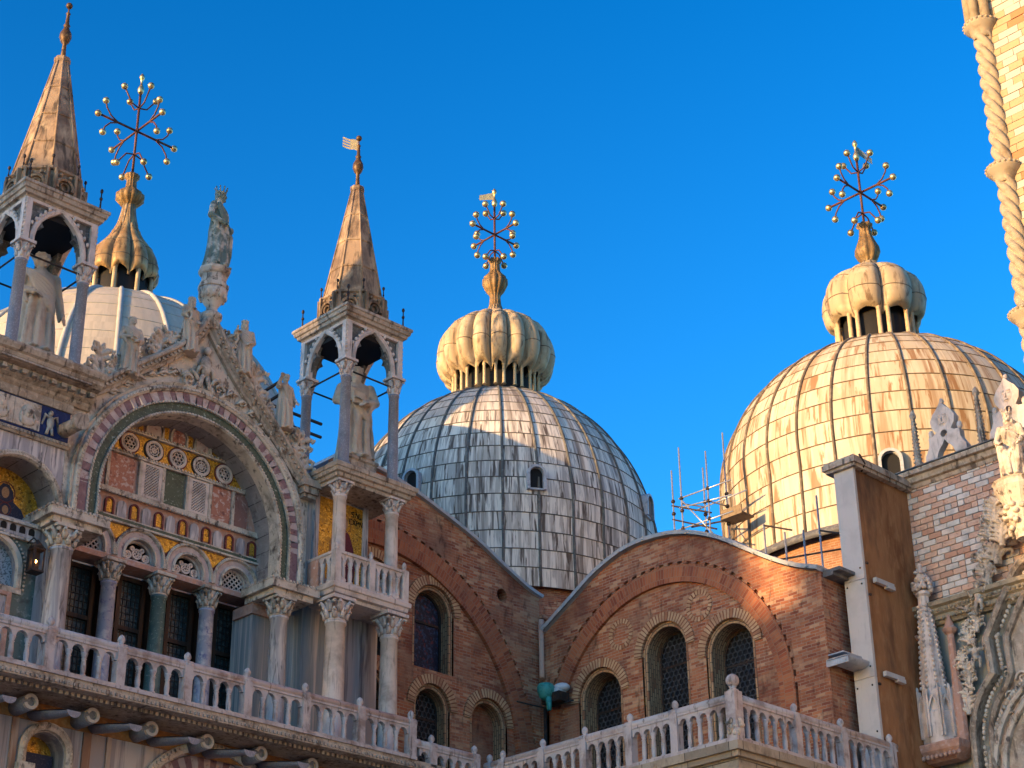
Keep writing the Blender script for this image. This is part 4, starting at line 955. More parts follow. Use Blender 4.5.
# parapet of small arches and spire
OC = [(cos(pi / 8 + k * pi / 4), sin(pi / 8 + k * pi / 4)) for k in range(8)]
SPM = mat('spire_stone', (.34, .235, .15), [(1.6, (.17, .11, .07), .44, .62), (4, (.055, .042, .032), .50, .64, (1.4, 1.4, .2), .85), (3, (.50, .36, .22), .54, .7, (1, 1, .5))], bump=.4, rough=.8)
b = B(); b.lathe([(.92, 24.2), (.92, 24.3), (.90, 24.32), (.86, 24.9), (.92, 24.94), (.92, 25.0), (.80, 25.02)], (SC[0], SC[1], 0), 8, smooth=False, rot=pi / 8)
for k in range(8):
    a = k * pi / 4; M = (lambda M0: lambda u, v, d=0: M0(u, v, d - .80))(pD(SC, a + pi / 2 - pi / 2))
    M = (lambda a: lambda u, v, d=0: V(SC[0] + (.82 - d) * cos(a) - u * sin(a), SC[1] + (.82 - d) * sin(a) + u * cos(a), v))(a)
    b.sweep(M, arc((0, 24.52), .17, -20, 200, 14), [(0, .05), (0, -.08), (-.05, -.1), (-.09, -.05), (-.09, .05)])
    b.sweep(M, arc((0, 24.52), .09, 0, 360, 12)[:-1], [(0, .05), (0, -.06), (-.03, -.08), (-.05, 0)], closed=True)
    for sg in (-1, 1): b.bx(M, sg * .26 - .03, sg * .26 + .03, 24.3, 24.95, -.09, .05); b.ball(M(sg * .12, 24.82, -.05), .05, 6, 5)
part('parapet', b, SPM, sh)
b = B(); pr = [(.82, 24.98)]
for i in range(1, 5):
    z = 24.98 + (28.55 - 24.98) * i / 4; r = .82 - (.82 - .155) * i / 4; pr += [(r + .008, z - .05), (r + .03, z - .03), (r + .03, z), (r, z + .012)]
b.lathe(pr, (SC[0], SC[1], 0), 8, smooth=False, rot=pi / 8)
for x, y in OC:                                               # corner ribs
    b.tube([V(SC[0] + x * .82, SC[1] + y * .82, 25), V(SC[0] + x * .15, SC[1] + y * .15, 28.55)], .028, 5)
b.lathe([(.155, 28.5), (.20, 28.55), (.20, 28.64), (.10, 28.68)], (SC[0], SC[1], 0), 8, smooth=False, rot=pi / 8)
part('spire', b, SPM, sh)
b = B()
for x, y in OC:
    b = B(); p = V(SC[0] + x * .88, SC[1] + y * .88, 24.9); b.tube([p, p + V(0, 0, .36)], [.018, .012], 6); b.ball(p + V(0, 0, .38), (.038, .038, .055), 8, 6); b.ball(p + V(0, 0, .18), .028, 6, 5); part('pinnacle', b, IRON, sh)
for sx in (-1, 1):
    for sy in (-1, 1):
        b = B(); p = V(SC[0] + sx * .93, SC[1] + sy * .93, 24.2); b.tube([p, p + V(0, 0, .58)], [.026, .014], 6); b.ball(p + V(0, 0, .61), (.04, .04, .065), 8, 6); b.ball(p + V(0, 0, .4), .045, 6, 5); part('pinnacle', b, IRON, sh)
b = B(); b.lathe([(.07, 28.64), (.055, 28.9), (.05, 29.1), (.10, 29.16), (.15, 29.3), (.14, 29.42), (.08, 29.55), (.06, 29.62), (.085, 29.66), (.05, 29.72), (.04, 30.0), (.06, 30.03), (.025, 30.08)], (SC[0], SC[1], 0), 14)
b.tube([V(SC[0], SC[1], 30.0), V(SC[0], SC[1], 30.28)], .02, 6); b.ball((SC[0], SC[1], 30.28), .085, 10, 8); part('finial', b, SPIKE, sh)
b = B(); dv = V(-.86, .30, 0).normalized(); o_ = V(SC[0], SC[1], 29.86)
for i in range(4):
    p = o_ + dv * (.03 + .11 * i); q = o_ + dv * (.03 + .11 * (i + 1)); zz = .02 * sin(i * 2), .02 * sin(i * 2 + 2)
    if i < 2: b.face([p + V(0, 0, zz[0]), q + V(0, 0, zz[1]), q + V(0, 0, .34 + zz[1]), p + V(0, 0, .34 + zz[0])])
    else:
        for j in range(4): b.face([p + V(0, 0, zz[0] + .09 * j), q + V(0, 0, zz[1] + .09 * j), q + V(0, 0, .06 + .09 * j + zz[1]), p + V(0, 0, .06 + .09 * j + zz[0])])
part('weather_vane', b, VANE, sh)
b = B(); slab(b, SC[0] - 1.1, SC[0] + 1.1, SC[1] - 1.1, SC[1] + 1.1, 19.73, [(0, .02), (.05, .0)]); part('base', b, STONE, sh)
sh1 = dup(sh, (-8.85, .55, 0), 'open columned shrine with a ball topped spire at the left edge', skip=('weather_vane',))
b = B(); slab(b, 15.85, 18.2, 31.8, 33.9, 20.08, [(0, -.02), (.06, .0), (.12, .02), (.20, .02)]); part('cornice', b, STONE, fac)

# ================================================================== DOMES
def ball_cross(par, c, zb, zc, zt, arm, rb, name='cross', vane=None):
    """iron cross whose three axes end in clusters of gilded balls; copies share one ball mesh"""
    b = B(); cx, cy = c
    b.tube([V(cx, cy, zb), V(cx, cy, zt)], .055, 8)
    H = (zt - zb); tips = []
    for ax in (0, 1):
        for sg in (-1, 1):
            d = V(sg, 0, 0) if ax == 0 else V(0, sg, 0); o_ = V(cx, cy, zc)
            b.tube([o_, o_ + d * arm], .05, 6); tips.append(o_ + d * arm)
            for s2 in (-1, 1):
                e = o_ + d * arm * .84 + V(0, 0, s2 * arm * .42)
                b.tube([o_ + d * arm * .48, o_ + d * arm * .68 + V(0, 0, s2 * arm * .10), o_ + d * arm * .80 + V(0, 0, s2 * arm * .26), e], .035, 5); tips.append(e)
            for s2, zz in ((1, zt - .0), (-1, zb + .45 * (zc - zb) * .35)):
                z0 = zc + s2 * arm * .62; e = V(cx, cy, z0 + s2 * arm * .40) + d * arm * .42
                b.tube([V(cx, cy, z0), V(cx, cy, z0 + s2 * arm * .06) + d * arm * .2, e], .035, 5); tips.append(e)
    b.ball((cx, cy, zc), .11, 10, 7)
    cr_ = part(name, b, RUSTROD, par)
    q = B(); q.ball((0, 0, 0), rb, 12, 8); me = q.mesh('ball'); setm(me, GILT)
    for p in tips: put('ball', me, cr_, p)
    q = B(); z = zt; q.lathe([(.05, 0), (.12, .10), (.15, .25), (.10, .40), (.05, .5), (.05, .75), (.1, .8), (.12, .9), (.08, 1.0), (.02, 1.08)], (cx, cy, z), 12); part('tip', q, GILT, cr_)
    if vane:
        q = B(); dv = Vector(vane).normalized(); o_ = V(cx, cy, z + .42)
        for i in range(4):
            p0, p1 = o_ + dv * (.05 + .2 * i) - V(0, 0, .045 * i), o_ + dv * (.05 + .2 * (i + 1)) - V(0, 0, .045 * (i + 1))
            q.face([p0, p1, p1 + V(0, 0, .38 - .03 * i), p0 + V(0, 0, .40 - .03 * i)])
        part('weather_vane', q, VANE if vane[0] < 0 else BRONZE, cr_)
def dome(label, c, R, z0, H, zrim, nr, rows, m, ribr, ribm, rot=0, origin=None, lat=True):
    t = thing('lead_dome', label, 'dome', (c[0], c[1], zrim), 'lead covered domes')
    prof = [(R * (1 - .002 * i), zrim + (z0 - zrim) * i / 4) for i in range(4)] + [(R * cos(a), z0 + H * sin(a)) for a in [radians(85 * i / 30) for i in range(31)]]
    b = B(); b.lathe(prof, (c[0], c[1], 0), 144, caps=False); part('shell', b, m, t)
    b = B()
    for k in range(nr):
        a = 2 * pi * (k + rot) / nr
        b.tube([V(c[0] + (r + ribr * .3) * cos(a), c[1] + (r + ribr * .3) * sin(a), z) for r, z in prof[:-1]], ribr, 6)
    part('rib', b, ribm, t)
    if lat:
        b = B(); rr = random.Random(nr)
        # lap seams: short overlapping lips, a little uneven from panel to panel
        tot = [0]
        for p, q in zip(prof, prof[1:]): tot.append(tot[-1] + hypot(p[0] - q[0], p[1] - q[1]))
        def at_(L):
            for i in range(len(prof) - 1):
                if tot[i + 1] >= L:
                    f = (L - tot[i]) / (tot[i + 1] - tot[i]); return prof[i][0] + (prof[i + 1][0] - prof[i][0]) * f, prof[i][1] + (prof[i + 1][1] - prof[i][1]) * f
            return prof[-1]
        L = rows
        while L < tot[-1] - .4:
            r, z = at_(L)
            for k in range(nr):
                j1, j2 = rr.uniform(-.012, .012), rr.uniform(-.012, .012)
                pts = []
                for i in range(4):
                    a = 2 * pi * (k + rot + i / 3) / nr; zz = z + j1 + (j2 - j1) * i / 3
                    pts.append(V(c[0] + (r + .012) * cos(a), c[1] + (r + .012) * sin(a), zz))
                b.tube(pts, .024, 4, False)
            L += rows
        part('seam', b, ribm, t)
    return t
def dormer(par, c, R, z0, H, az, z, w=.55, h=1.0):
    """small arched lead dormer with a dark opening"""
    q = sqrt(max(0, 1 - ((z - z0) / H) ** 2)) * R if z > z0 else R
    M = (lambda u, v, d=0: V(c[0] + (q + .12 - d) * sin(az) + u * cos(az), c[1] + (q + .12 - d) * cos(az) - u * sin(az), z + v))
    b = B(); b.wall(M, arched(0, h * .5, w * .60, -.2, 10), [arched(0, h * .5, w * .52, -.12, 10)], 0, 1.2)
    b.sweep(M, arched(0, h * .5, w * .62, -.2, 10), [(.05, -.12), (-.06, -.12), (-.06, 1.2), (0, 1.2)]); dm = part('dormer', b, LEADM, par)
    b = B(); b.wall(M, arched(0, h * .5, w * .54, -.15, 10), [], .10, .15); part('opening', b, DARK, dm)
SEAM = mat('dark_seam_lead', (.10, .095, .085), [(3, (.22, .2, .17), .5, .7)], rough=.7)
SEAM3 = mat('brown_seam_lead', (.13, .10, .07), [(3, (.30, .24, .17), .5, .7)], rough=.7)
RIB1 = mat('pale_rib_lead', (.36, .35, .32), [(3, (.48, .45, .40), .5, .7)], rough=.55)
MELON = mat('melon_lead', (.36, .28, .175), [(1.2, (.48, .39, .26), .48, .66), (2.5, (.12, .07, .035), .53, .66, (2, 2, .25), .85)], rough=.6, bump=.3)
def melon(par, c, zb, zt, r, n, neck, label=None, pts=None, seams=2, m_=None):
    """gadrooned lantern cap: n bulging lobes with scalloped lower edge"""
    b = B(); rows = []; S = 10; us = []
    pr = pts or [(.80, 0), (.93, .10), (1.0, .28), (.99, .45), (.90, .66), (.70, .84), (.42, .95), (neck / r, 1.0)]
    pr = cr(pr, 3)
    for i, (q, t_) in enumerate(pr):
        row = []
        for k in range(n):
            for j in range(S):
                u = (j / S); a = 2 * pi * (k + u) / n; bulge = sqrt(max(0, 1 - (2 * u - 1) ** 2))
                rr_ = r * q * (1 - (.20 if q > .3 else .10) + (.20 if q > .3 else .10) * bulge) if True else r
                dz = 0
                if t_ < .12: dz = (.12 - t_) / .12 * .09 * (zt - zb) * (1 - abs(2 * u - 1)) ** .6 * .9
                row.append(V(c[0] + rr_ * cos(a), c[1] + rr_ * sin(a), zb + t_ * (zt - zb) + dz))
        rows.append(row)
    b.grid(rows, None, wrap=True); o = part('cap', b, m_ or MELON, par, label)
    b = B(); m = len(rows)
    for k in range(n): b.tube([rows[i][k * S] for i in range(m)], .06, 5)
    for i in [int(m * f) for f in ((.3, .55) if seams == 2 else (.3, .5, .7))]: b.tube(rows[i] + [rows[i][0]], .022, 4)
    part('cap_seam', b, SEAM3, o)
    return o
def lantern(par, c, z0, z1, r, n, pair=True, m=WHITE, w=.075):
    b = B(); b.lathe([(r * .86, z0 - 1), (r * .86, z1 + .4)], (c[0], c[1], 0), 24); ln = part('lantern_drum', b, DARK, par)
    h = z1 - z0; q = B(); q.lathe([(w * 1.5, 0), (w, .08), (w * .9, h * .74), (w * 1.1, h * .75), (w * 1.3, h * .86), (w * 1.7, h * .93), (w * 1.7, h)], n=8); me = q.mesh('lantern_column'); setm(me, m)
    for k in range(n):
        for s_ in ((-.085, .085) if pair else (0,)):
            a = 2 * pi * k / n + s_ * 2.2 / r; put('lantern_column', me, ln, (c[0] + r * cos(a), c[1] + r * sin(a), z0))
    return ln
# middle dome
c2 = (52.12, 53.93)
d2 = dome('grey dome streaked with black and white stains, whole in the middle of the picture', c2, 7.25, 30.77, 8.25, 27.2, 30, .8, DOME2, .06, SEAM)
lantern(d2, c2, 38.95, 40.25, 2.02, 14, True, mat('lantern_stone', (.46, .36, .22), [(5, (.3, .24, .16), .5, .7)]))
melon(d2, c2, 39.75, 44.1, 2.78, 18, .30, pts=[(.78, 0), (.90, .09), (1.0, .24), (1.01, .38), (.95, .53), (.82, .66), (.60, .77), (.34, .85), (.17, .91), (.105, 1.0)])
b = B(); b.lathe([(.36, 43.85), (.27, 44.2), (.24, 44.6), (.27, 44.7), (.30, 44.78), (.46, 45.0), (.58, 45.3), (.57, 45.6), (.36, 45.85), (.24, 46.05), (.22, 46.5), (.32, 46.62), (.32, 46.7), (.16, 46.75)], (c2[0], c2[1], 0), 48, lobes=12, amp=.2); part('finial', b, FINIAL, d2)
ball_cross(d2, c2, 46.7, 48.15, 49.75, 1.48, .165, vane=(-.9, .25, -.1))
for az, z in ((radians(211), 31.6), (radians(253), 31.8), (radians(159), 32.0)): dormer(d2, c2, 7.25, 30.77, 8.25, az, z)
b = B(); b.lathe([(7.0, 8), (7.0, 27.3)], (c2[0], c2[1], 0), 64); part('drum', b, BRICK, d2)
# right dome
c3 = (55.76, 35.31)
d3 = dome('pale cream dome in full sun at the right, with scaffold beside it', c3, 6.80, 29.35, 6.25, 25.75, 30, .82, DOME3, .06, SEAM3, rot=.3)
lantern(d3, c3, 35.3, 37.45, 1.60, 8, True, mat('lantern_stone_warm', (.50, .36, .22), [(5, (.3, .22, .13), .5, .7)]), w=.10)
melon(d3, c3, 36.75, 39.9, 2.12, 8, .30, seams=2, pts=[(.80, 0), (.93, .10), (1.0, .27), (1.0, .44), (.93, .59), (.77, .72), (.52, .82), (.27, .89), (.145, 1.0)])
b = B(); b.lathe([(.38, 39.65), (.28, 39.85), (.27, 39.95), (.40, 40.1), (.50, 40.35), (.48, 40.6), (.36, 40.9), (.26, 41.2), (.22, 41.6), (.32, 41.68), (.32, 41.78), (.15, 41.85)], (c3[0], c3[1], 0), 40, lobes=8, amp=.22); part('finial', b, FINIAL, d3)
ball_cross(d3, c3, 41.8, 43.4, 45.0, 1.66, .15, vane=(.9, -.3, -.2))
for az, z in ((radians(238), 27.3),): dormer(d3, c3, 6.8, 29.35, 6.25, az, z, .6, 1.1)
b = B(); b.lathe([(7.0, 25.45), (7.08, 25.5), (7.08, 25.62), (6.9, 25.8)], (c3[0], c3[1], 0), 96, caps=False); part('eave', b, DARKLEAD, d3)
OBRICK = mat('drum_brick', (.36, .16, .07), [(1.5, (.25, .11, .05), .45, .75), (5, (.45, .26, .13), .52, .72)], brick=dict(w=.3, h=.09, m=.01, c=[(.42, .2, .09), (.3, .12, .05)], mortar=(.45, .33, .22)), rough=.9)
b = B(); b.lathe([(6.62, 8), (6.62, 25.6)], (c3[0], c3[1], 0), 96); part('drum', b, OBRICK, d3)
for k in range(16):
    az = radians(238.5 + k * 22.5 - 112.5)
    M = (lambda az: lambda u, v, d=0: V(c3[0] + (6.62 - d) * sin(az) - u * cos(az), c3[1] + (6.62 - d) * cos(az) + u * sin(az), v))(az)
    b = B(); b.sweep(M, arched(0, 23.6, .45, 21.5, 14), [(0, .05), (0, -.06), (-.25, -.06), (-.25, .1)]); wn = part('window', b, ISTRIA, d3)
    b = B(); b.wall(M, arched(0, 23.6, .46, 21.5, 12), [], -.02, .1); part('opening', b, DARK, wn)
# left dome
K1 = 64 / 63; c1 = (31.97 * K1, 54.28 * K1); ZS = lambda z: 1.7 + (z - 1.7) * K1
R1, z1_, H1 = 7.70 * K1, ZS(27.6), 8.64 * K1
d1 = dome('pale ribbed dome half hidden behind the left shrine', c1, R1, z1_, H1, ZS(24), 24, 1.0, DOME1, .095, RIB1, lat=True)
lantern(d1, c1, ZS(36.0), ZS(38.1), 1.2, 8, False, m=MELON, w=.10)
melon(d1, c1, ZS(37.35), ZS(41.1), 1.48, 10, .21, pts=[(.90, 0), (.97, .06), (1.0, .16), (.95, .28), (.78, .42), (.52, .56), (.34, .70), (.22, .85), (.16, 1.0)], seams=3, m_=mat('bronzed_lead', (.27, .17, .075), [(1.2, (.42, .29, .14), .48, .64), (3, (.06, .04, .022), .53, .66, (2, 2, .25), .85)], rough=.5, metal=.2))
b = B(); b.lathe([(r * K1, ZS(z)) for r, z in [(.26, 40.7), (.22, 41.0), (.24, 41.1), (.40, 41.2), (.56, 41.4), (.55, 41.6), (.34, 41.8), (.22, 41.95), (.19, 42.35), (.30, 42.45), (.30, 42.55), (.14, 42.6)]], (c1[0], c1[1], 0), 48, lobes=12, amp=.16); part('finial', b, FINIAL, d1)
ball_cross(d1, c1, ZS(42.5), ZS(44.75), ZS(46.6), 1.85 * K1, .145 * K1)
b = B(); b.lathe([(R1 - .3, 8), (R1 - .3, ZS(24.1))], (c1[0], c1[1], 0), 64); part('drum', b, BRICK, d1)
# body of the church below the domes
b = B(); b.box(34.6, 66, 24.6, 70, 0, 16.6); b.box(12, 34.6, 33.9, 70, 0, 16.6)
solo('church_body', b, LEADM, 'low lead roofed body of the church below the domes', 'building', (45, 45, 0))

# ================================================================== SCAFFOLDS
def tubes(b, L, r=.03):
    for p, q in L: b.tube([V(*p), V(*q)], r, 6)
t = thing('scaffold', 'tube scaffold with tall standards against the sky left of the sunlit dome', 'scaffold', (47.5, 38.6, 18))
XS_ = 47.5
P4 = [(XS_, 39.68, 29.36), (XS_, 39.27, 30.18), (XS_ + .9, 38.9, 29.5), (XS_, 38.0, 29.6), (XS_ + .9, 37.85, 30.6)]
for x, y, zt in P4: b = B(); b.tube([V(x, y, 17), V(x, y, zt)], .033, 6); part('standard', b, STEEL, t)
b = B(); tubes(b, [((XS_, 39.4, 28.12), (XS_, 36.9, 28.08)), ((XS_, 39.4, 27.75), (XS_, 36.9, 27.5)), ((XS_, 39.75, 26.9), (XS_, 36.9, 26.85)), ((XS_, 39.25, 28.0), (XS_, 37.9, 26.3)), ((XS_ + .9, 39.4, 27.9), (XS_ + .9, 36.9, 27.95)), ((XS_, 39.3, 27.9), (XS_ + .9, 38.9, 27.9)), ((XS_, 38, 27.6), (XS_ + .9, 37.85, 27.6))], .028); part('ledger', b, STEEL, t)
b = B(); tubes(b, [((XS_, 39.75, 27.95), (XS_, 37.9, 27.1)), ((XS_, 39.75, 27.4), (XS_, 37.7, 26.4)), ((XS_ + .9, 39.6, 27.3), (XS_ + .9, 37.5, 27.0))], .035); part('brace', b, IRON, t)
b = B()
for x, y, zt in P4:
    for z in (26.9, 27.6, 28.1): b.ball((x, y, z), (.085, .085, .085), 6, 5)
part('coupler', b, IRON, t)
b = B(); b.box(XS_ + .5, XS_ + 1.2, 36.9, 37.9, 26.95, 27.02); b.box(XS_ + .5, XS_ + .54, 36.9, 37.9, 27.02, 27.3); part('deck', b, PLANK, t)
t = thing('scaffold', 'guard rail of thin tubes on the roof before the drum of the sunlit dome', 'scaffold', (42, 30, 17))
for y, zt in ((31.47, 23.14), (30.7, 22.64), (29.4, 23.45), (30.0, 22.5)): b = B(); b.tube([V(42.0, y, 17), V(42.0, y, zt)], .033, 6); part('standard', b, STEEL, t)
b = B(); tubes(b, [((42, 31.47, 23.1), (42, 30.42, 22.62)), ((42, 31.6, 21.9), (42, 28.0, 21.4)), ((42, 29.4, 22.3), (42, 28.0, 21.7))]); part('ledger', b, IRON, t)
t = thing('scaffold', 'dark green tube scaffold between the gable and the right shrine', 'scaffold', (26, 35, 17))
for x, zt in ((25.3, 24.2), (26.6, 22.3)): b = B(); tubes(b, [((x, 35.5, 17), (x, 35.5, zt))], .05); part('standard', b, IRON, t)
for z in (21.6, 22.9, 23.3): b = B(); tubes(b, [((24.6, 35.5, z), (27.6, 35.5, z - .02)), ((25.3, 35.9, z), (25.3, 34.4, z + .1))], .045); part('ledger', b, IRON, t)
b = B()
for z in (21.6, 22.9, 23.3): b.ball((25.3, 35.45, z), .1, 6, 5)
part('coupler', b, IRON, t)

# ================================================================== RIGHT SIDE
XP = 36.6; MP = pB(XP)
t = thing('buttress_wall', 'tall ochre plastered wall end edged with pale stone slabs at the right', 'wall', (35.4, 23.1, 0))
b = B(); b.box(34.315, XP + .3, 22.84, 23.41, 0, 19.82); part('wall', b, PLASTER, t)
b = B(); rr = random.Random(8)
zs = [0, 4, 8, 11.2, 14.5, 16.92, 19.82]
for z0_, z1__ in zip(zs, zs[1:]): b = B(); b.box(34.22, 34.31, 22.80, 23.38, z0_ + .006, z1__ - .006); part('edge_slab', b, ISTRIA, t)
b = B(); b.box(34.12, XP, 22.69, 23.55, 19.82, 19.90); b.box(34.06, XP, 22.63, 23.61, 19.90, 20.04); b.box(34.10, XP, 22.67, 23.57, 20.04, 20.10); part('cap', b, STONE, t)
b = B()
for z in (14.62, 16.95):
    b = B(); b.box(34.55, 35.3, 22.69, 22.79, z - .07, z + .05); b.box(35.0, 35.3, 22.67, 22.79, z - .12, z - .02); part('stone_tie', b, ISTRIA, t)
b = B()
for z in (14.3, 14.75, 13.2, 16.8, 17.2):
    b.ball((34.215, 22.89, z), .025, 6, 5); b.ball((34.215, 23.31, z), .025, 6, 5)
for z in (16.5, 17.3, 14.3): b.box(34.3, 34.38, 22.75, 22.79, z, z + .05)
b.tube([V(34.3, 22.63, 20.14), V(34.5, 22.63, 19.94), V(34.56, 22.79, 19.8)], .03, 5)
part('bolt', b, IRON, t)

gate = thing('gothic_gate', 'ornate gothic gate front of pink and white diaper blocks at the right edge', 'building', (XP, 19, 0))
b = B(); b.bx(MP, 13, 22.86, 0, 16.2, .02, .8); part('wall', b, mat('grey_green_marble', (.22, .24, .22), [(2.2, (.34, .35, .33), .48, .66, STR), (5, (.10, .12, .11), .55, .72, STR)], rough=.5), gate)
# diaper blocks built one by one
rr = random.Random(21); b = B(); z = 16.7; row = 0; bh, bl = .155, .37
while z < 19.9:
    y = 22.92 + (bl / 2 if row % 2 else 0); h = min(bh, 19.9 - z); i = 0
    while y > 13.2:
        kd = (2 * i + (row % 2) + row) % 6; ke = (2 * i + (row % 2) - row) % 12
        b.m = 0 if kd in (0, 1) or ke in (4, 5) else (2 if rr.random() < .35 else 1)
        if rr.random() < .08: b.m = rr.choice((0, 1, 2))
        if rr.random() < .02: b.m = 3
        w_ = .009; p0, p1 = max(y - bl + w_, 13), min(y - w_, 22.86); d = rr.uniform(-.006, .006)
        if p1 > p0 + .02:
            if b.m == 0 and rr.random() < .2:
                mid = (p0 + p1) / 2; b.bx(MP, p0, mid - w_, z + w_, z + h - w_, -.02 + d, .02); b.m = 1; b.bx(MP, mid + w_, p1, z + w_, z + h - w_, -.02 + d, .02)
            else: b.bx(MP, p0, p1, z + w_, z + h - w_, -.02 + d, .02)
        y -= bl; i += 1
    z += bh; row += 1
DB = [mat('white_block', (.62, .57, .52), [(3, (.38, .36, .34), .48, .7), (10, (.3, .28, .26), .6, .75)]), mat('pink_block', (.54, .36, .27), [(5, (.62, .46, .36), .5, .7), (14, (.28, .14, .1), .58, .72)]), mat('rust_block', (.46, .27, .19), [(5, (.45, .28, .2), .5, .7), (14, (.2, .1, .07), .58, .72)]), mat('dark_block', (.14, .12, .12))]
part('diaper_wall', b, DB, gate)
b = B(); b.bx(MP, 13, 22.86, 16.6, 20.0, .02, .8); part('wall_core', b, mat('mortar_joint', (.12, .085, .065)), gate)
b = B(); b.sweep(MP, [(22.95, 19.86), (13, 19.86)], [(0, .1), (0, -.05), (-.10, -.08), (-.13, -.16), (-.26, -.20), (-.28, -.30), (-.40, -.32), (-.42, .9), (-.3, .9)])
part('cornice', b, STONE, gate)
b = B(); b.sweep(MP, [(22.95, 20.285), (13, 20.285)], [(0, -.33), (-.03, -.33), (-.03, .9), (0, .9)]); part('cornice_lead', b, DARKLEAD, gate)
b = B(); b.sweep(MP, [(23.0, 16.16), (13, 16.16)], [(0, .1), (0, -.10), (-.08, -.16), (-.10, -.22), (-.20, -.22), (-.24, -.30), (-.36, -.30), (-.40, -.40), (-.5, -.42), (-.55, .1)])
y = 22.95
while y > 14: b.ball(MP(y, 16.46, -.30), (.07, .05, .05), 6, 5); b.ball(MP(y - .06, 16.28, -.2), (.06, .045, .06), 6, 5); y -= .125
part('cornice', b, mat('gilded_stone_cornice', (.30, .25, .18), [(6, (.14, .12, .09), .5, .7), (16, (.42, .36, .26), .55, .7)], bump=.6), gate, 'carved lower cornice with leaf bands')
# battlements
MM = pB(XP + .25)
def merlon(yc):
    o_ = [(yc + .60, 20.3), (yc + .60, 20.75), (yc + .52, 20.88), (yc + .46, 21.0), (yc + .46, 21.22), (yc + .3, 21.24), (yc + .22, 21.30), (yc + .33, 21.46), (yc + .36, 21.64), (yc + .26, 21.82), (yc + .10, 21.98), (yc, 22.12)]
    o_ = o_ + [(2 * yc - u, z) for u, z in o_[::-1][1:]]
    hp_ = [(yc + .28, 20.31), (yc + .28, 20.6), (yc + .20, 20.80), (yc + .06, 20.95), (yc, 21.05)]
    hp_ = hp_ + [(2 * yc - u, z) for u, z in hp_[::-1][1:]]
    b = B(); b.wall(MM, o_, [hp_, arc((yc, 21.22), .10, 0, 360, 14)[:-1]], 0, .22); t = thing('merlon', 'onion headed pierced stone merlon carved with a face', 'merlon', (XP + .35, yc, 20.3), 'onion headed merlons'); part('body', b, WHITE, t)
    b = B(); b.ball(MM(yc, 22.16, .1), (.06, .06, .08), 8, 6)
    for s_ in (-1, 1): b.ball(MM(yc + s_ * .42, 21.34, .1), (.07, .08, .12), 8, 6)
    part('knob', b, WHITE, t)
    b = B(); b.ball(MM(yc, 21.60, .04), (.08, .19, .22), 12, 8); b.ball(MM(yc, 21.60, -.04), (.05, .03, .07), 8, 6)
    for s_ in (-1, 1): b.ball(MM(yc + s_ * .08, 21.66, -.02), (.03, .045, .025), 8, 6); b.tube([MM(yc + s_ * .04, 21.73, -.03), MM(yc + s_ * .13, 21.72, 0)], .02, 5)
    b.tube([MM(yc - .06, 21.49, -.03), MM(yc + .06, 21.49, -.03)], .022, 5)
    part('face', b, WHITE, t); return t
def spirelet(yc, label):
    t = thing('roof_pinnacle', label, 'pinnacle', (XP + .35, yc, 20.3), 'slim pinnacles on the gate'); b = B()
    b.lathe([(.15, 20.3), (.15, 20.4), (.10, 20.45), (.055, 21.9), (.05, 21.95), (.085, 22.0), (.09, 22.07), (.05, 22.16), (.01, 22.22)], (XP + .35, yc, 0), 8)
    for i in range(13):
        z = 20.5 + .11 * i; r = .11 - .05 * (z - 20.45) / 1.45
        for k in range(4): a = pi / 4 + k * pi / 2; b.ball((XP + .35 + r * cos(a), yc + r * sin(a), z), .026, 5, 4)
    part('shaft', b, STONE, t); return t
m1 = merlon(21.72); m1['label'] = 'whole onion headed stone merlon carved with a face, left of the two on the gate'
m2 = merlon(19.84); m2['label'] = 'onion headed stone merlon with a face beside the seated statue'
spirelet(22.62, 'slim crocketed pinnacle next to the ochre wall on the gate cornice'); spirelet(20.72, 'slim crocketed pinnacle standing between the two onion headed merlons'); 
# crocketed pinnacle and colonettes on the lower panel
b = B(); pc = (XP - .36, 22.52)
b.lathe([(.40, 13.15), (.40, 13.9), (.36, 13.95), (.33, 14.3), (.30, 14.5), (.14, 16.7), (.14, 16.85), (.20, 16.9), (.17, 16.98), (.14, 17.0)], (pc[0], pc[1], 0), 8, smooth=False)
for k in range(8):
    a = k * pi / 4 + pi / 8 - pi / 8
    for i in range(17):
        z = 14.55 + .128 * i; r = .31 - .17 * (z - 14.5) / 2.2; b.ball((pc[0] + r * cos(a), pc[1] + r * sin(a), z), (.045, .045, .05), 6, 5)
    M = (lambda a: lambda u, v, d=0: V(pc[0] + (.37 - d) * cos(a) - u * sin(a), pc[1] + (.37 - d) * sin(a) + u * cos(a), v))(a + pi / 8)
    b.bx(M, -.15, -.11, 13.3, 14.45, -.06, .05); b.bx(M, .11, .15, 13.3, 14.45, -.06, .05); b.sweep(M, [(.11, 13.95), (.06, 14.1), (0, 14.25), (-.06, 14.1), (-.11, 13.95)], [(0, .02), (-.0, -.05), (-.04, -.05), (-.04, .02)])
    b.ball(M(.13, 14.5, -.02), (.04, .04, .09), 6, 5)
rr = random.Random(4)
for i in range(40):
    a = rr.uniform(0, 2 * pi); z = rr.uniform(17.0, 17.28); b.ball((pc[0] + .2 * cos(a), pc[1] + .2 * sin(a), z), (.075, .075, .06), 6, 5)
for i in range(16): a = rr.uniform(0, 2 * pi); b.ball((pc[0] + .12 * cos(a), pc[1] + .12 * sin(a), rr.uniform(17.3, 17.5)), (.06, .06, .05), 6, 5)
b.lathe([(.16, 17.2), (.10, 17.45), (.05, 17.62), (.06, 17.68), (.02, 17.74)], (pc[0], pc[1], 0), 10)
part('crocketed_spire', b, WHITE, gate, 'white crocketed stone spire')
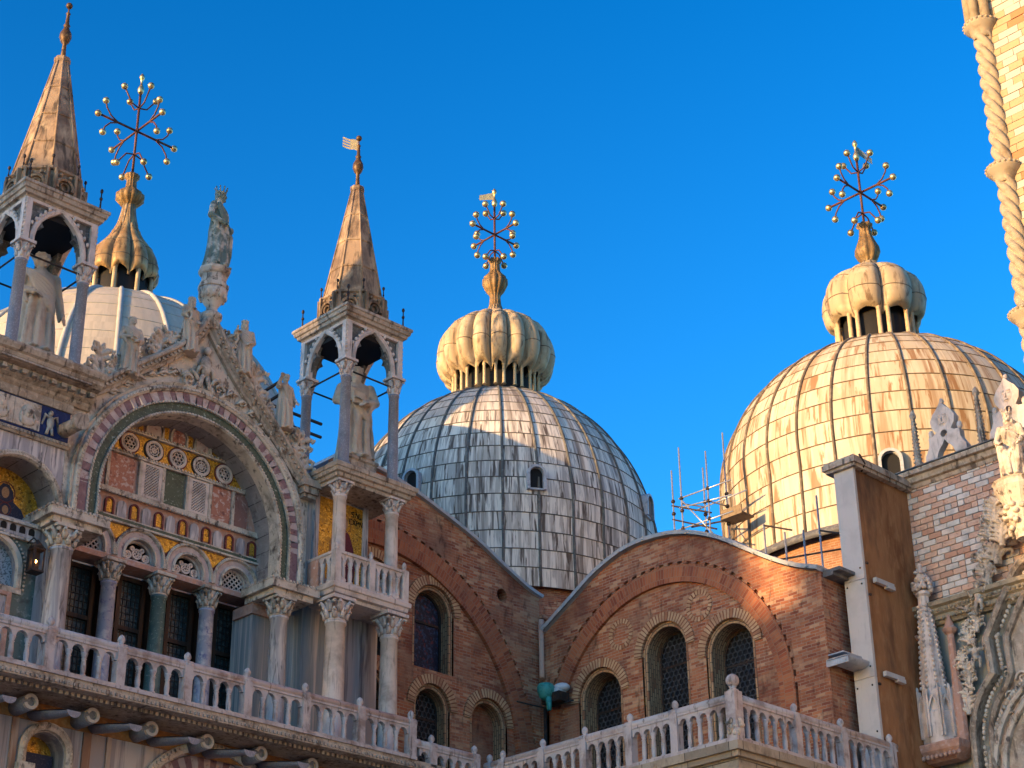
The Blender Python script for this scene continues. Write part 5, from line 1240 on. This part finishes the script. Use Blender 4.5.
for y_, x_ in ((22.97, XP - .30), (21.98, XP - .22)):
    b = B(); b.lathe([(.15, 13.15), (.15, 14.3), (.13, 14.35), (.11, 14.6), (.085, 15.75), (.09, 15.8), (.16, 15.85), (.20, 15.92), (.12, 16.0), (.10, 16.08), (.04, 16.2), (.05, 16.25), (.01, 16.32)], (x_, y_, 0), 8, smooth=False); part('colonette', b, ROSE, gate)
b = B(); slab(b, XP - .75, XP + .1, 21.8, 23.1, 12.75, [(0, -.25), (.12, -.1), (.16, -.06), (.22, .0), (.36, .04), (.40, .02)])
y = 23.3
while y > 21.8: b.ball((XP - .7, y, 12.84), .06, 6, 5); y -= .12
part('bracket', b, ROSE, gate)
# ogee portal mouldings
MO = pB(XP - .05)
og = cr([(17.5, 17.6), (18.6, 17.3), (19.8, 17.0), (20.35, 16.35), (20.95, 15.45)], 5)[:-1] + [(20.95, 15.45), (20.93, 15.0), (20.91, 14.56)] + cr([(20.91, 14.56), (21.3, 14.15), (21.55, 13.6), (21.64, 12.95), (21.66, 11), (21.66, 8)], 5)[1:]
b = B(); b.sweep(MO, og, [(-.02, .1), (-.02, -.26), (.05, -.32), (.12, -.26), (.14, -.16), (.2, -.16), (.24, -.1), (.24, .1)])
b.sweep(MO, og, [(-.42, .1), (-.42, -.12), (-.36, -.2), (-.28, -.12), (-.24, .1)])
part('portal_moulding', b, STONE, gate)
b = B(); rr = random.Random(14)
acc = 0
for (u0, z0_), (u1, z1__) in zip(og, og[1:]):
    l = hypot(u1 - u0, z1__ - z0_); n_ = max(1, int(l / .11))
    for i in range(n_):
        f = i / n_; u, z = u0 + (u1 - u0) * f, z0_ + (z1__ - z0_) * f
        du, dz = (u1 - u0) / l, (z1__ - z0_) / l
        b.ball(MO(u + dz * .16, z - du * .16, -.12), (.05, .05, .06), 6, 5)
part('portal_leaf_band', b, CARVED, gate)
b = B(); b.wall(MO, [(u - .35, z) for u, z in og] + [(13, 8), (13, 17.6)], [], .0, .05); part('portal_panel', b, STONE, gate)
b = B()
for i, (r0) in enumerate((2.0, 2.25)):
    b.sweep(MO, arc((19.0, 12.2), r0, 0, 100, 24), [(0, .05), (0, -.12), (-.06, -.16), (-.12, -.12), (-.12, .05)])
for k in range(40):
    a = radians(100 * k / 40); b.ball(MO(19.0 + 2.45 * cos(a), 12.2 + 2.45 * sin(a), -.05), (.07, .05, .07), 6, 5)
for k in range(9): scroll(b, MO, (20.3 + .45 * sin(k * 2.1), 13.3 + .36 * k * .5), .16, k, 1.4, .035, -.06, 16)
part('portal_relief', b, CARVED, gate)
pal = thing('palace_wall', 'tall palace wall of pale blocks with a twisted corner column at the top right edge', 'building', (37, 15, 0))
b = B(); XW = 36.25; MW = pB(XW); rr = random.Random(31)
z = 10.0; row = 0
PB = [mat('palace_white_block', (.42, .38, .31), [(4, (.42, .38, .32), .5, .7)]), mat('palace_buff_block', (.38, .28, .16), [(6, (.36, .26, .15), .5, .7)]), mat('palace_orange_block', (.34, .17, .075), [(8, (.3, .15, .07), .5, .7)])]  # white, buff and orange stones, picked at random per block
while z < 40:
    y = 18.42; k = 0; y -= .25 if row % 2 else 0
    if row % 2: b.m = 1; b.bx(MW, y + .005, 18.41, z + .008, z + .212, 0, .05)
    while y > -2:
        w_ = rr.uniform(.4, .62); b.m = rr.choices((0, 1, 2), (.5, .36, .14))[0]; b.bx(MW, y - w_ + .006, y - .006, z + .008, z + .212, rr.uniform(-.008, .008), .05); y -= w_
    z += .22; row += 1
part('block_facing', b, PB, pal)
b = B(); b.box(XW + .03, 60, -70, 18.42, 0, 40); part('wall', b, mat('palace_stone', (.46, .34, .25), [(4, (.36, .24, .17), .5, .7)]), pal)
b = B(); cc = (XW - .02, 18.60); n = 48; rows = []
z = 18.0
while z < 35:
    row = []
    for j in range(n):
        a = 2 * pi * j / n; r = .22 + .06 * (abs(sin(2 * (a + z * 3.6))) ** .6 - .6) * 2; row.append(V(cc[0] + r * cos(a), cc[1] + r * sin(a), z))
    rows.append(row); z += .035
b.grid(rows, None, wrap=True); part('twisted_column', b, mat('column_stone', (.36, .29, .20), [(4, (.22, .16, .10), .5, .72)]), pal)
for zr in (23.15, 27.40, 32.0):
    b = B(); b.lathe([(.24, zr - .42), (.25, zr - .30), (.34, zr - .15), (.44, zr - .05), (.46, zr), (.46, zr + .08), (.40, zr + .12), (.30, zr + .2)], (cc[0], cc[1], 0), 28)
    for k in range(22): a = 2 * pi * k / 22; b.ball((cc[0] + .455 * cos(a), cc[1] + .455 * sin(a), zr + .04), .045, 6, 5)
    part('collar', b, bpy.data.materials['column_stone'], pal)
b = B()
for k in range(6): a = 2 * pi * k / 6; b.tube([V(cc[0] + .28 * cos(a), cc[1] + .28 * sin(a), 32.1), V(cc[0] + .28 * cos(a), cc[1] + .28 * sin(a), 36)], .13, 8)
part('clustered_shaft', b, bpy.data.materials['column_stone'], pal)

# ================================================================== CARVED FIGURES
def cap(b, p, q, r0, r1, n=8): b.tube([Vector(p), Vector(p).lerp(Vector(q), .5), Vector(q)], [r0, (r0 + r1) / 2, r1], n); b.ball(p, r0, n, 6); b.ball(q, r1, n, 6)
def hand(b, c, d, s=1, curl=V(0, 0, -1)):
    d = Vector(d).normalized(); side = d.cross(curl).normalized(); c = Vector(c)
    b.ball(c + d * .03 * s, (.024 * s, .024 * s, .03 * s), 8, 6)
    for i in range(4):
        p = c + d * .05 * s + side * (.027 - .018 * i) * s; l = (.045, .055, .052, .04)[i] * s
        b.tube([p, p + d * l * .6, p + d * l + curl * l * .45], [.0085 * s, .008 * s, .006 * s], 5)
    b.tube([c + side * .022 * s + d * .02 * s, c + side * .045 * s + d * .04 * s, c + side * .045 * s + d * .065 * s], [.010 * s, .009 * s, .007 * s], 5)
def head(b, c, s=1, yaw=0, tilt=0, beard=False, hair='short'):
    c = Vector(c); R = Matrix.Rotation(yaw, 3, 'Z') @ Matrix.Rotation(tilt, 3, 'X')
    def P(x, y, z): return c + R @ V(x, y, z) * s
    def E(x, y, z, r, n=10): b.ball(P(x, y, z), tuple(q * s for q in r), n, 8, R)
    E(0, 0, .012, (.050, .060, .064), 14); E(0, -.014, -.030, (.037, .042, .045)); E(0, .006, -.02, (.043, .045, .045))
    E(0, -.063, -.004, (.009, .014, .020)); E(0, -.056, .020, (.034, .009, .007)); E(0, -.056, -.031, (.017, .008, .005)); E(0, -.052, -.052, (.018, .014, .013))
    for q in (-1, 1): E(q * .019, -.053, .010, (.0095, .006, .006)); E(q * .052, .004, .0, (.007, .014, .020)); E(q * .026, -.045, -.018, (.014, .012, .013))
    if beard:
        E(0, -.045, -.072, (.034, .024, .046)); E(0, -.035, -.105, (.024, .016, .035))
        for q in (-1, 1): E(q * .03, -.025, -.045, (.015, .022, .036))
    if hair:
        E(0, .016, .036, (.056, .058, .050)); E(0, .035, -.005, (.052, .038, .055))
        if hair == 'long':
            for q in (-1, 1): E(q * .045, .02, -.045, (.022, .03, .055))
        for k in range(14): a = 2 * pi * k / 14; E(.05 * cos(a), .012 + .05 * sin(a), .045 + .008 * (k % 2), (.016, .016, .016), 6)
def robed(h=1.0, seed=0, pose='book', beard=True, hair='short', yaw=0, tilt=0, z_from=0.0, seated=False, extra=None):
    """draped standing (or seated) stone figure, unit height, facing -Y, fused by voxel remeshing"""
    r = random.Random(seed); b = B(); n = 64
    ks = [r.uniform(0, 6) for _ in range(5)]
    if not seated:
        lv = [(0, .150, .125, 0), (.03, .155, .13, 0), (.12, .140, .115, 0), (.25, .130, .105, -.005), (.38, .125, .10, -.012), (.47, .128, .10, -.012), (.55, .118, .09, -.006), (.62, .112, .082, .0), (.70, .122, .085, .004), (.76, .132, .08, .006), (.80, .118, .068, .008), (.825, .07, .052, .006), (.85, .038, .040, .0), (.88, .034, .036, -.004)]
    else:
        lv = [(0, .15, .12, -.12), (.1, .15, .12, -.12), (.30, .16, .13, -.12), (.38, .165, .17, -.06), (.44, .15, .14, .0), (.52, .115, .09, .02), (.62, .112, .082, .02), (.70, .125, .085, .02), (.76, .135, .08, .02), (.80, .118, .068, .02), (.825, .07, .052, .015), (.85, .038, .040, .01), (.88, .034, .036, .005)]
    rows = []; L = cr([(q[0], q[1], q[2], q[3]) for q in lv], 5)
    for z, rx, ry, cy in L:
        f = max(0, min(1, (.66 - z) / .25)) * .85 + .15 * (z < .80); row = []
        for j in range(n):
            a = 2 * pi * j / n
            k = 1 + f * ((.30 * abs(sin(4.5 * a + ks[0] + z * 1.6)) - .13) + .06 * sin(9 * a + ks[1] - z * 3) * (.5 + .5 * sin(a + ks[2])) - .04)
            row.append(V(rx * k * cos(a), cy + ry * k * sin(a), z))
        rows.append(row)
    b.grid(rows, None, wrap=True, capa=True, capb=True)
    # cloak: diagonal roll folds from shoulder to hip, hanging swags
    for i in range(6):
        t = i / 5; z1_ = .79 - .05 * t; z2_ = .60 - .26 * t
        pts = []
        for k in range(9):
            u = k / 8; a = radians(-150 + 130 * u) ; z = z1_ + (z2_ - z1_) * u - .04 * sin(pi * u) * t
            rx, ry = .128 - .0 * u, .092 + (.02 if z < .5 else 0); pts.append(V(rx * cos(a), ry * sin(a) - .006 + (.0 if not seated else .015), z))
        b.tube(pts, [.012 + .011 * sin(pi * k / 8) for k in range(9)], 6)
    for i in range(4):
        a = radians(-130 + 38 * i); x, y = .138 * cos(a), .112 * sin(a) - (.12 if seated else 0); z0_ = .48 - .05 * (i % 2)
        b.tube([V(x * .92, y * .92, z0_ if not seated else .34), V(x * 1.03, y * 1.03, .25), V(x * 1.1, y * 1.1, .04)], [.016, .024, .028], 6)
    if seated:
        for s_ in (-1, 1):
            cap(b, (s_ * .07, .0, .42), (s_ * .10, -.20, .41), .075, .062); cap(b, (s_ * .10, -.20, .41), (s_ * .085, -.19, .06), .058, .05)
            b.ball((s_ * .085, -.25, .03), (.035, .07, .03))
    else:
        for s_ in (-1, 1): b.ball((s_ * .055, -.135, .022), (.032, .06, .022))
    sh_ = [V(-.118, 0, .775), V(.118, 0, .775)]
    arms = {'book': [(V(-.165, -.03, .62), V(-.06, -.13, .60)), (V(.165, -.02, .63), V(.07, -.13, .56))],
            'scroll': [(V(-.17, -.02, .62), V(-.15, -.15, .66)), (V(.16, .0, .62), V(.06, -.12, .54))],
            'raise': [(V(-.19, -.03, .70), V(-.22, -.12, .82)), (V(.165, -.02, .62), V(.13, -.12, .52))],
            'side': [(V(-.17, .0, .62), V(-.09, -.11, .55)), (V(.17, .03, .62), V(.20, .0, .48))],
            'knees': [(V(-.18, -.03, .60), V(-.13, -.19, .52)), (V(.18, -.03, .60), V(.14, -.18, .50))],
            'spread': [(V(-.20, -.04, .68), V(-.29, -.10, .72)), (V(.20, -.04, .68), V(.30, -.10, .70))]}[pose]
    for s_, (e, w_) in zip(sh_, arms):
        cap(b, s_, e, .050, .040); cap(b, e, w_, .042, .026); hand(b, w_, (w_ - e), 1)
        b.tube([e, e.lerp(w_, .5) + V(0, 0, -.05), e.lerp(w_, .8) + V(0, .01, -.11)], [.034, .028, .012], 6)
    if pose == 'book': b.bx(pD((0.0, -.15), .25), -.055, .055, .54, .66, -.018, .018)
    if pose == 'scroll':
        b.tube([V(-.15, -.17, .80), V(-.17, -.18, .68), V(-.14, -.17, .56), V(-.18, -.16, .46), V(-.13, -.15, .42)], [.018, .022, .022, .02, .014], 8)
    head(b, (0, -.012, .925), 1.0, yaw, tilt, beard, hair)
    if extra: extra(b)
    if z_from: bmesh.ops.translate(b.bm, verts=b.bm.verts, vec=V(0, 0, 0))
    me = carve(b, .0062, 1, 'figure'); me.transform(Matrix.Scale(h, 4)); return me
def foliage(h, w_, seed, lean=0):
    """clump of curling acanthus leaves, root at origin, rising along +Z"""
    r = random.Random(seed); b = B()
    b.tube([V(0, 0, -.05 * h), V(lean * .3, 0, h * .4), V(lean, 0, h * .8)], [.16 * w_, .13 * w_, .07 * w_], 8)
    for i in range(11):
        s_ = 1 if i % 2 else -1; z = h * (.06 + .8 * i / 11); l = w_ * (.55 - .25 * i / 11) * r.uniform(.85, 1.2); x0 = lean * z / h
        y = r.uniform(-.14, .08) * w_
        pts = [V(x0, 0, z), V(x0 + s_ * l * .55, y, z + l * .35), V(x0 + s_ * l, y * 1.6, z + l * .45), V(x0 + s_ * l * 1.12, y * 2, z + l * .2), V(x0 + s_ * l * .95, y * 2, z + l * .06)]
        b.tube(pts, [.09 * w_, .10 * w_, .075 * w_, .06 * w_, .035 * w_], 7)
        for k in range(3): p = pts[1].lerp(pts[3], k / 2); b.ball(p + V(0, -.04 * w_, .07 * w_), .06 * w_, 6, 5)
    for k in range(7): a = r.uniform(0, 2 * pi); b.ball(V(lean + .13 * w_ * cos(a), .1 * w_ * sin(a), h * (.86 + .1 * r.random())), .085 * w_, 7, 5)
    return carve(b, .028 * w_, 0, 'foliage')
STATUE = mat('statue_stone', (.50, .41, .32), [(1.2, (.34, .26, .19), .47, .68), (3, (.11, .085, .065), .58, .72, (1, 1, .3), .75)], bump=.5, bscale=40)
# saints in the shrines
me = robed(2.72, 3, 'book', beard=True, tilt=.12); me.transform(Matrix.Diagonal((1.12, 1.12, 1, 1)))
s = solo('statue', me, STATUE, 'bearded stone saint standing inside the shrine above the corner balcony', 'statue', (SC[0] + .16, SC[1] - .02, 20.46), 'statues of saints in the shrines', radians(-28))
b = B(); b.ball((.30, -.12, 1.45), (.12, .10, .16)); b.ball((.33, -.16, 1.25), (.08, .08, .2)); bu = b.mesh('bundle')
part('bundle', bu, STATUE, s)
b = B(); slab(b, SC[0] - .3, SC[0] + .58, SC[1] - .42, SC[1] + .42, 19.79, [(0, .05), (.1, .05), (.14, 0), (.56, 0), (.6, .04), (.67, .04)]); solo('plinth', b, STONE, 'square plinth under the bearded saint in the right shrine', 'plinth', (SC[0] + .14, SC[1], 19.79))
me = robed(2.66, 8, 'side', beard=False, hair='short', tilt=.15, yaw=.5); me.transform(Matrix.Diagonal((1.1, 1.1, 1, 1)))
q_ = (SC[0] - 8.85 + .14, SC[1] + .55)
solo('statue', me, STATUE, 'round headed stone saint in a draped cloak inside the shrine at the left edge', 'statue', (q_[0], q_[1], 20.52), 'statues of saints in the shrines', radians(-10))
b = B(); slab(b, q_[0] - .45, q_[0] + .45, q_[1] - .42, q_[1] + .42, 19.79, [(0, .05), (.1, .05), (.14, 0), (.6, 0), (.64, .04), (.73, .04)]); solo('plinth', b, STONE, 'square plinth under the round headed saint in the left shrine', 'plinth', (q_[0], q_[1], 19.79))
# crowning statue and pedestal
px_, py_ = 21.42, 32.05
b = B(); b.lathe([(.16, 22.55), (.17, 22.75), (.26, 22.85), (.27, 22.95), (.16, 23.02), (.13, 23.15), (.26, 23.35), (.34, 23.5), (.36, 23.62)], (px_, py_, 0), 16)
b.lathe([(.30, 23.62), (.38, 23.66), (.38, 23.76), (.31, 23.80), (.31, 24.02), (.36, 24.06), (.40, 24.14), (.40, 24.2)], (px_, py_, 0), 8, smooth=False)
for k in range(12): a = 2 * pi * k / 12; b.ball((px_ + .30 * cos(a), py_ + .30 * sin(a), 23.45), (.06, .06, .1), 6, 5)
solo('pedestal', b, CARVED, 'baluster shaped pedestal on the tip of the ogee gable', 'pedestal', (px_, py_, 22.55))
def crown(b):
    for k in range(9): a = 2 * pi * k / 9; b.tube([V(.05 * cos(a), .05 * sin(a) - .01, .965), V(.072 * cos(a), .072 * sin(a) - .01, 1.03)], [.012, .007], 5); b.ball((.075 * cos(a), .075 * sin(a) - .01, 1.035), .012, 6, 5)
    b.tube([V(.055 * cos(2 * pi * k / 12), .055 * sin(2 * pi * k / 12) - .01, .968) for k in range(13)], .012, 5)
    for s_ in (0,): cap(b, (.17, -.06, .48), (.21, -.05, .28), .05, .035); cap(b, (.21, -.05, .28), (.19, -.04, .12), .035, .025); b.ball((.16, -.08, .56), (.035, .04, .045))
me = robed(2.30, 5, 'side', beard=False, hair='short', yaw=.35, extra=crown)
me.transform(Matrix.Diagonal((.92, .92, 1, 1)))
solo('statue', me, BRONZE, 'green stained statue wearing a spiky crown on the pedestal at the gable tip', 'statue', (px_, py_, 24.2), None, radians(25))
# figures and leaves along the gable
FO = [foliage(1.0, .62, 40 + i, (-.08, .1, .05)[i]) for i in range(3)]
for m_ in FO: setm(m_, CARVED)
for x, z, s_, rz, k in ((18.62, 20.15, 1.2, 0, 0), (18.95, 20.3, .9, .3, 1), (19.7, 20.95, .9, .2, 2), (20.05, 21.15, 1.25, .2, 1), (20.4, 21.5, .8, 0, 2), (21.05, 22.1, .7, 0, 0), (21.9, 22.0, .9, 0, 2), (22.9, 21.05, 1.3, .2, 0), (23.2, 20.7, .8, 0, 1), (24.0, 19.9, 1.1, 0, 2), (24.35, 19.6, 1.45, .2, 0), (19.35, 20.6, .8, .2, 0), (20.75, 21.75, .8, 0, 1), (23.6, 20.3, .8, 0, 2)):
    put('acanthus_leaf', FO[k], fac, (x, 32.1, z), rz, s_ * .85)
AN = [robed(1.55, 21, 'book', beard=False, hair='long', yaw=.5, tilt=-.1), robed(1.55, 22, 'scroll', beard=True, hair='long'), robed(1.55, 23, 'raise', beard=False, hair='short', yaw=-.4)]
for x, z, k, rz, lab in ((19.26, 20.52, 0, -.2, 'lowest stone figure on the left slope of the gable, next to the cornice'), (20.82, 21.66, 1, .2, 'stone prophet with a scroll near the gable tip, left of the pedestal'),
                         (22.40, 21.62, 1, -.35, 'stone prophet with a scroll just right of the pedestal'), (23.72, 20.60, 2, .15, 'lowest stone figure on the right slope of the gable')):
    solo('gable_figure', AN[k], STATUE, lab, 'statue', (x, 32.02, z), 'carved figures along the gable', rz)
# seated figure on the gate
me = robed(1.85, 33, 'knees', beard=False, hair='long', seated=True, extra=crown)
solo('seated_statue', me, CARVED, 'sunlit seated stone figure on a pedestal at the right edge, by the diaper wall', 'statue', (35.75, 19.30, 18.72), None, radians(-75))
b = B(); b.lathe([(.22, 17.6), (.3, 17.9), (.42, 18.2), (.46, 18.35), (.36, 18.4), (.44, 18.55), (.52, 18.7), (.58, 18.82), (.58, 18.95), (.62, 19.0)], (35.75, 19.28, -.30), 12, smooth=False)
rr = random.Random(3)
for i in range(50): a = rr.uniform(0, 2 * pi); z = rr.uniform(17.75, 18.35); q = .30 + .25 * (z - 17.75); b.ball((35.75 + q * cos(a), 19.28 + q * sin(a), z - .3), (.09, .09, .07), 7, 5)
solo('pedestal', b, CARVED, 'leafy sunlit pedestal under the seated figure at the right edge', 'pedestal', (35.75, 19.28, 17.3))
def putto(seed):
    b = B(); r = random.Random(seed)
    b.ball((0, 0, .42), (.10, .085, .13), 10, 8); b.ball((0, -.01, .30), (.095, .085, .09), 10, 8); head(b, (0, -.02, .66), 1.35, .4, .2, False, 'short'); cap(b, (0, 0, .52), (0, -.01, .60), .04, .035)
    cap(b, (.06, -.02, .28), (.10, -.15, .22), .062, .05); cap(b, (.10, -.15, .22), (.08, -.08, .05), .048, .032); b.ball((.08, -.12, .03), (.03, .055, .025))
    cap(b, (-.06, 0, .28), (-.09, -.03, .13), .062, .05); cap(b, (-.09, -.03, .13), (-.10, .03, -.03), .046, .032); b.ball((-.10, -.01, -.05), (.03, .055, .025))
    for q, e, w_ in ((1, V(.18, -.10, .46), V(.26, -.16, .56)), (-1, V(-.17, -.06, .42), V(-.20, -.17, .50))):
        cap(b, (q * .10, 0, .50), e, .042, .036); cap(b, e, w_, .036, .025); hand(b, w_, w_ - e, 1.1)
    me = carve(b, .009, 2, 'putto'); return me
PU = putto(1); setm(PU, CARVED)
for (y, z), lab, rz, s_ in (((21.05, 16.1), 'stone child climbing by the upper bend of the gate moulding', -1.4, 1.0), ((21.33, 14.75), 'stone child perched lower down, between leaves and the gate moulding', -1.1, 1.0)):
    o = solo('cherub', PU, CARVED, lab, 'statue', (36.3, y, z), 'climbing stone children', rz); o.scale = (s_,) * 3
for y, z, s_, rx, k in ((20.75, 16.75, .9, .5, 0), (20.45, 17.2, 1.1, .3, 1), (20.0, 17.6, 1.2, .2, 2), (19.6, 17.9, 1.1, .0, 0), (21.25, 15.7, .6, .3, 1), (21.5, 15.45, .6, .6, 2), (21.6, 14.4, .7, .2, 0), (21.75, 13.8, .7, 0, 1), (21.45, 16.25, .55, .4, 2), (21.75, 14.9, .5, .1, 2)):
    o = put('leaf_crocket', FO[k], gate, (36.38, y, z), -pi / 2, s_)
for y, z in ((20.15, 18.0), (20.3, 17.65), (20.05, 17.45)):
    o = put('leaf_crocket', FO[1], gate, (36.0, y, z), -1.2, .8)

# ================================================================== BUILDINGS TO THE WEST (out of the picture, added and sized to shade the low walls)
t = thing('shading_bell_tower', 'plain brick bell tower added far to the west to cast shade, outside the picture', 'tower', (-60, 39.0, 0))
b = B(); b.box(-64, -60, 37.5, 40.8, 0, 52); part('shaft', b, BRICK, t)  # added narrow shaft, width and place set by the shadow it casts
b = B(); b.box(-64.3, -59.7, 36.9, 41.1, 52, 60); part('belfry', b, ISTRIA, t)
b = B(); b.lathe([(3.3, 60), (.1, 74)], (-62, 39.0, 0), 4, smooth=False, rot=pi / 4); part('spire', b, BRONZE, t)
t = thing('long_shading_block', 'long stone block added to the west to shade the low walls, outside the picture', 'building', (-68, 20, 0))
b = B(); b.box(-78, -64.5, 34.9, 45.7, 0, 28.0); part('wall', b, STONE, t)  # unseen added block, height set to keep the low walls shaded
b = B(); b.box(-78.6, -64, 34.7, 45.9, 28.0, 28.8); part('cornice', b, ISTRIA, t)
t = thing('tall_shading_block', 'taller stone block added behind the long one to cast shade, outside the picture', 'building', (-70, 80, 0))
b = B(); b.box(-82, -64.5, 46.0, 110, 0, 34.4); part('wall', b, STONE, t)  # added taller block, keeps the shrines shaded up to their spires
b = B(); b.box(-82.5, -64, 46.0, 110.5, 34.4, 35.2); part('cornice', b, ISTRIA, t)
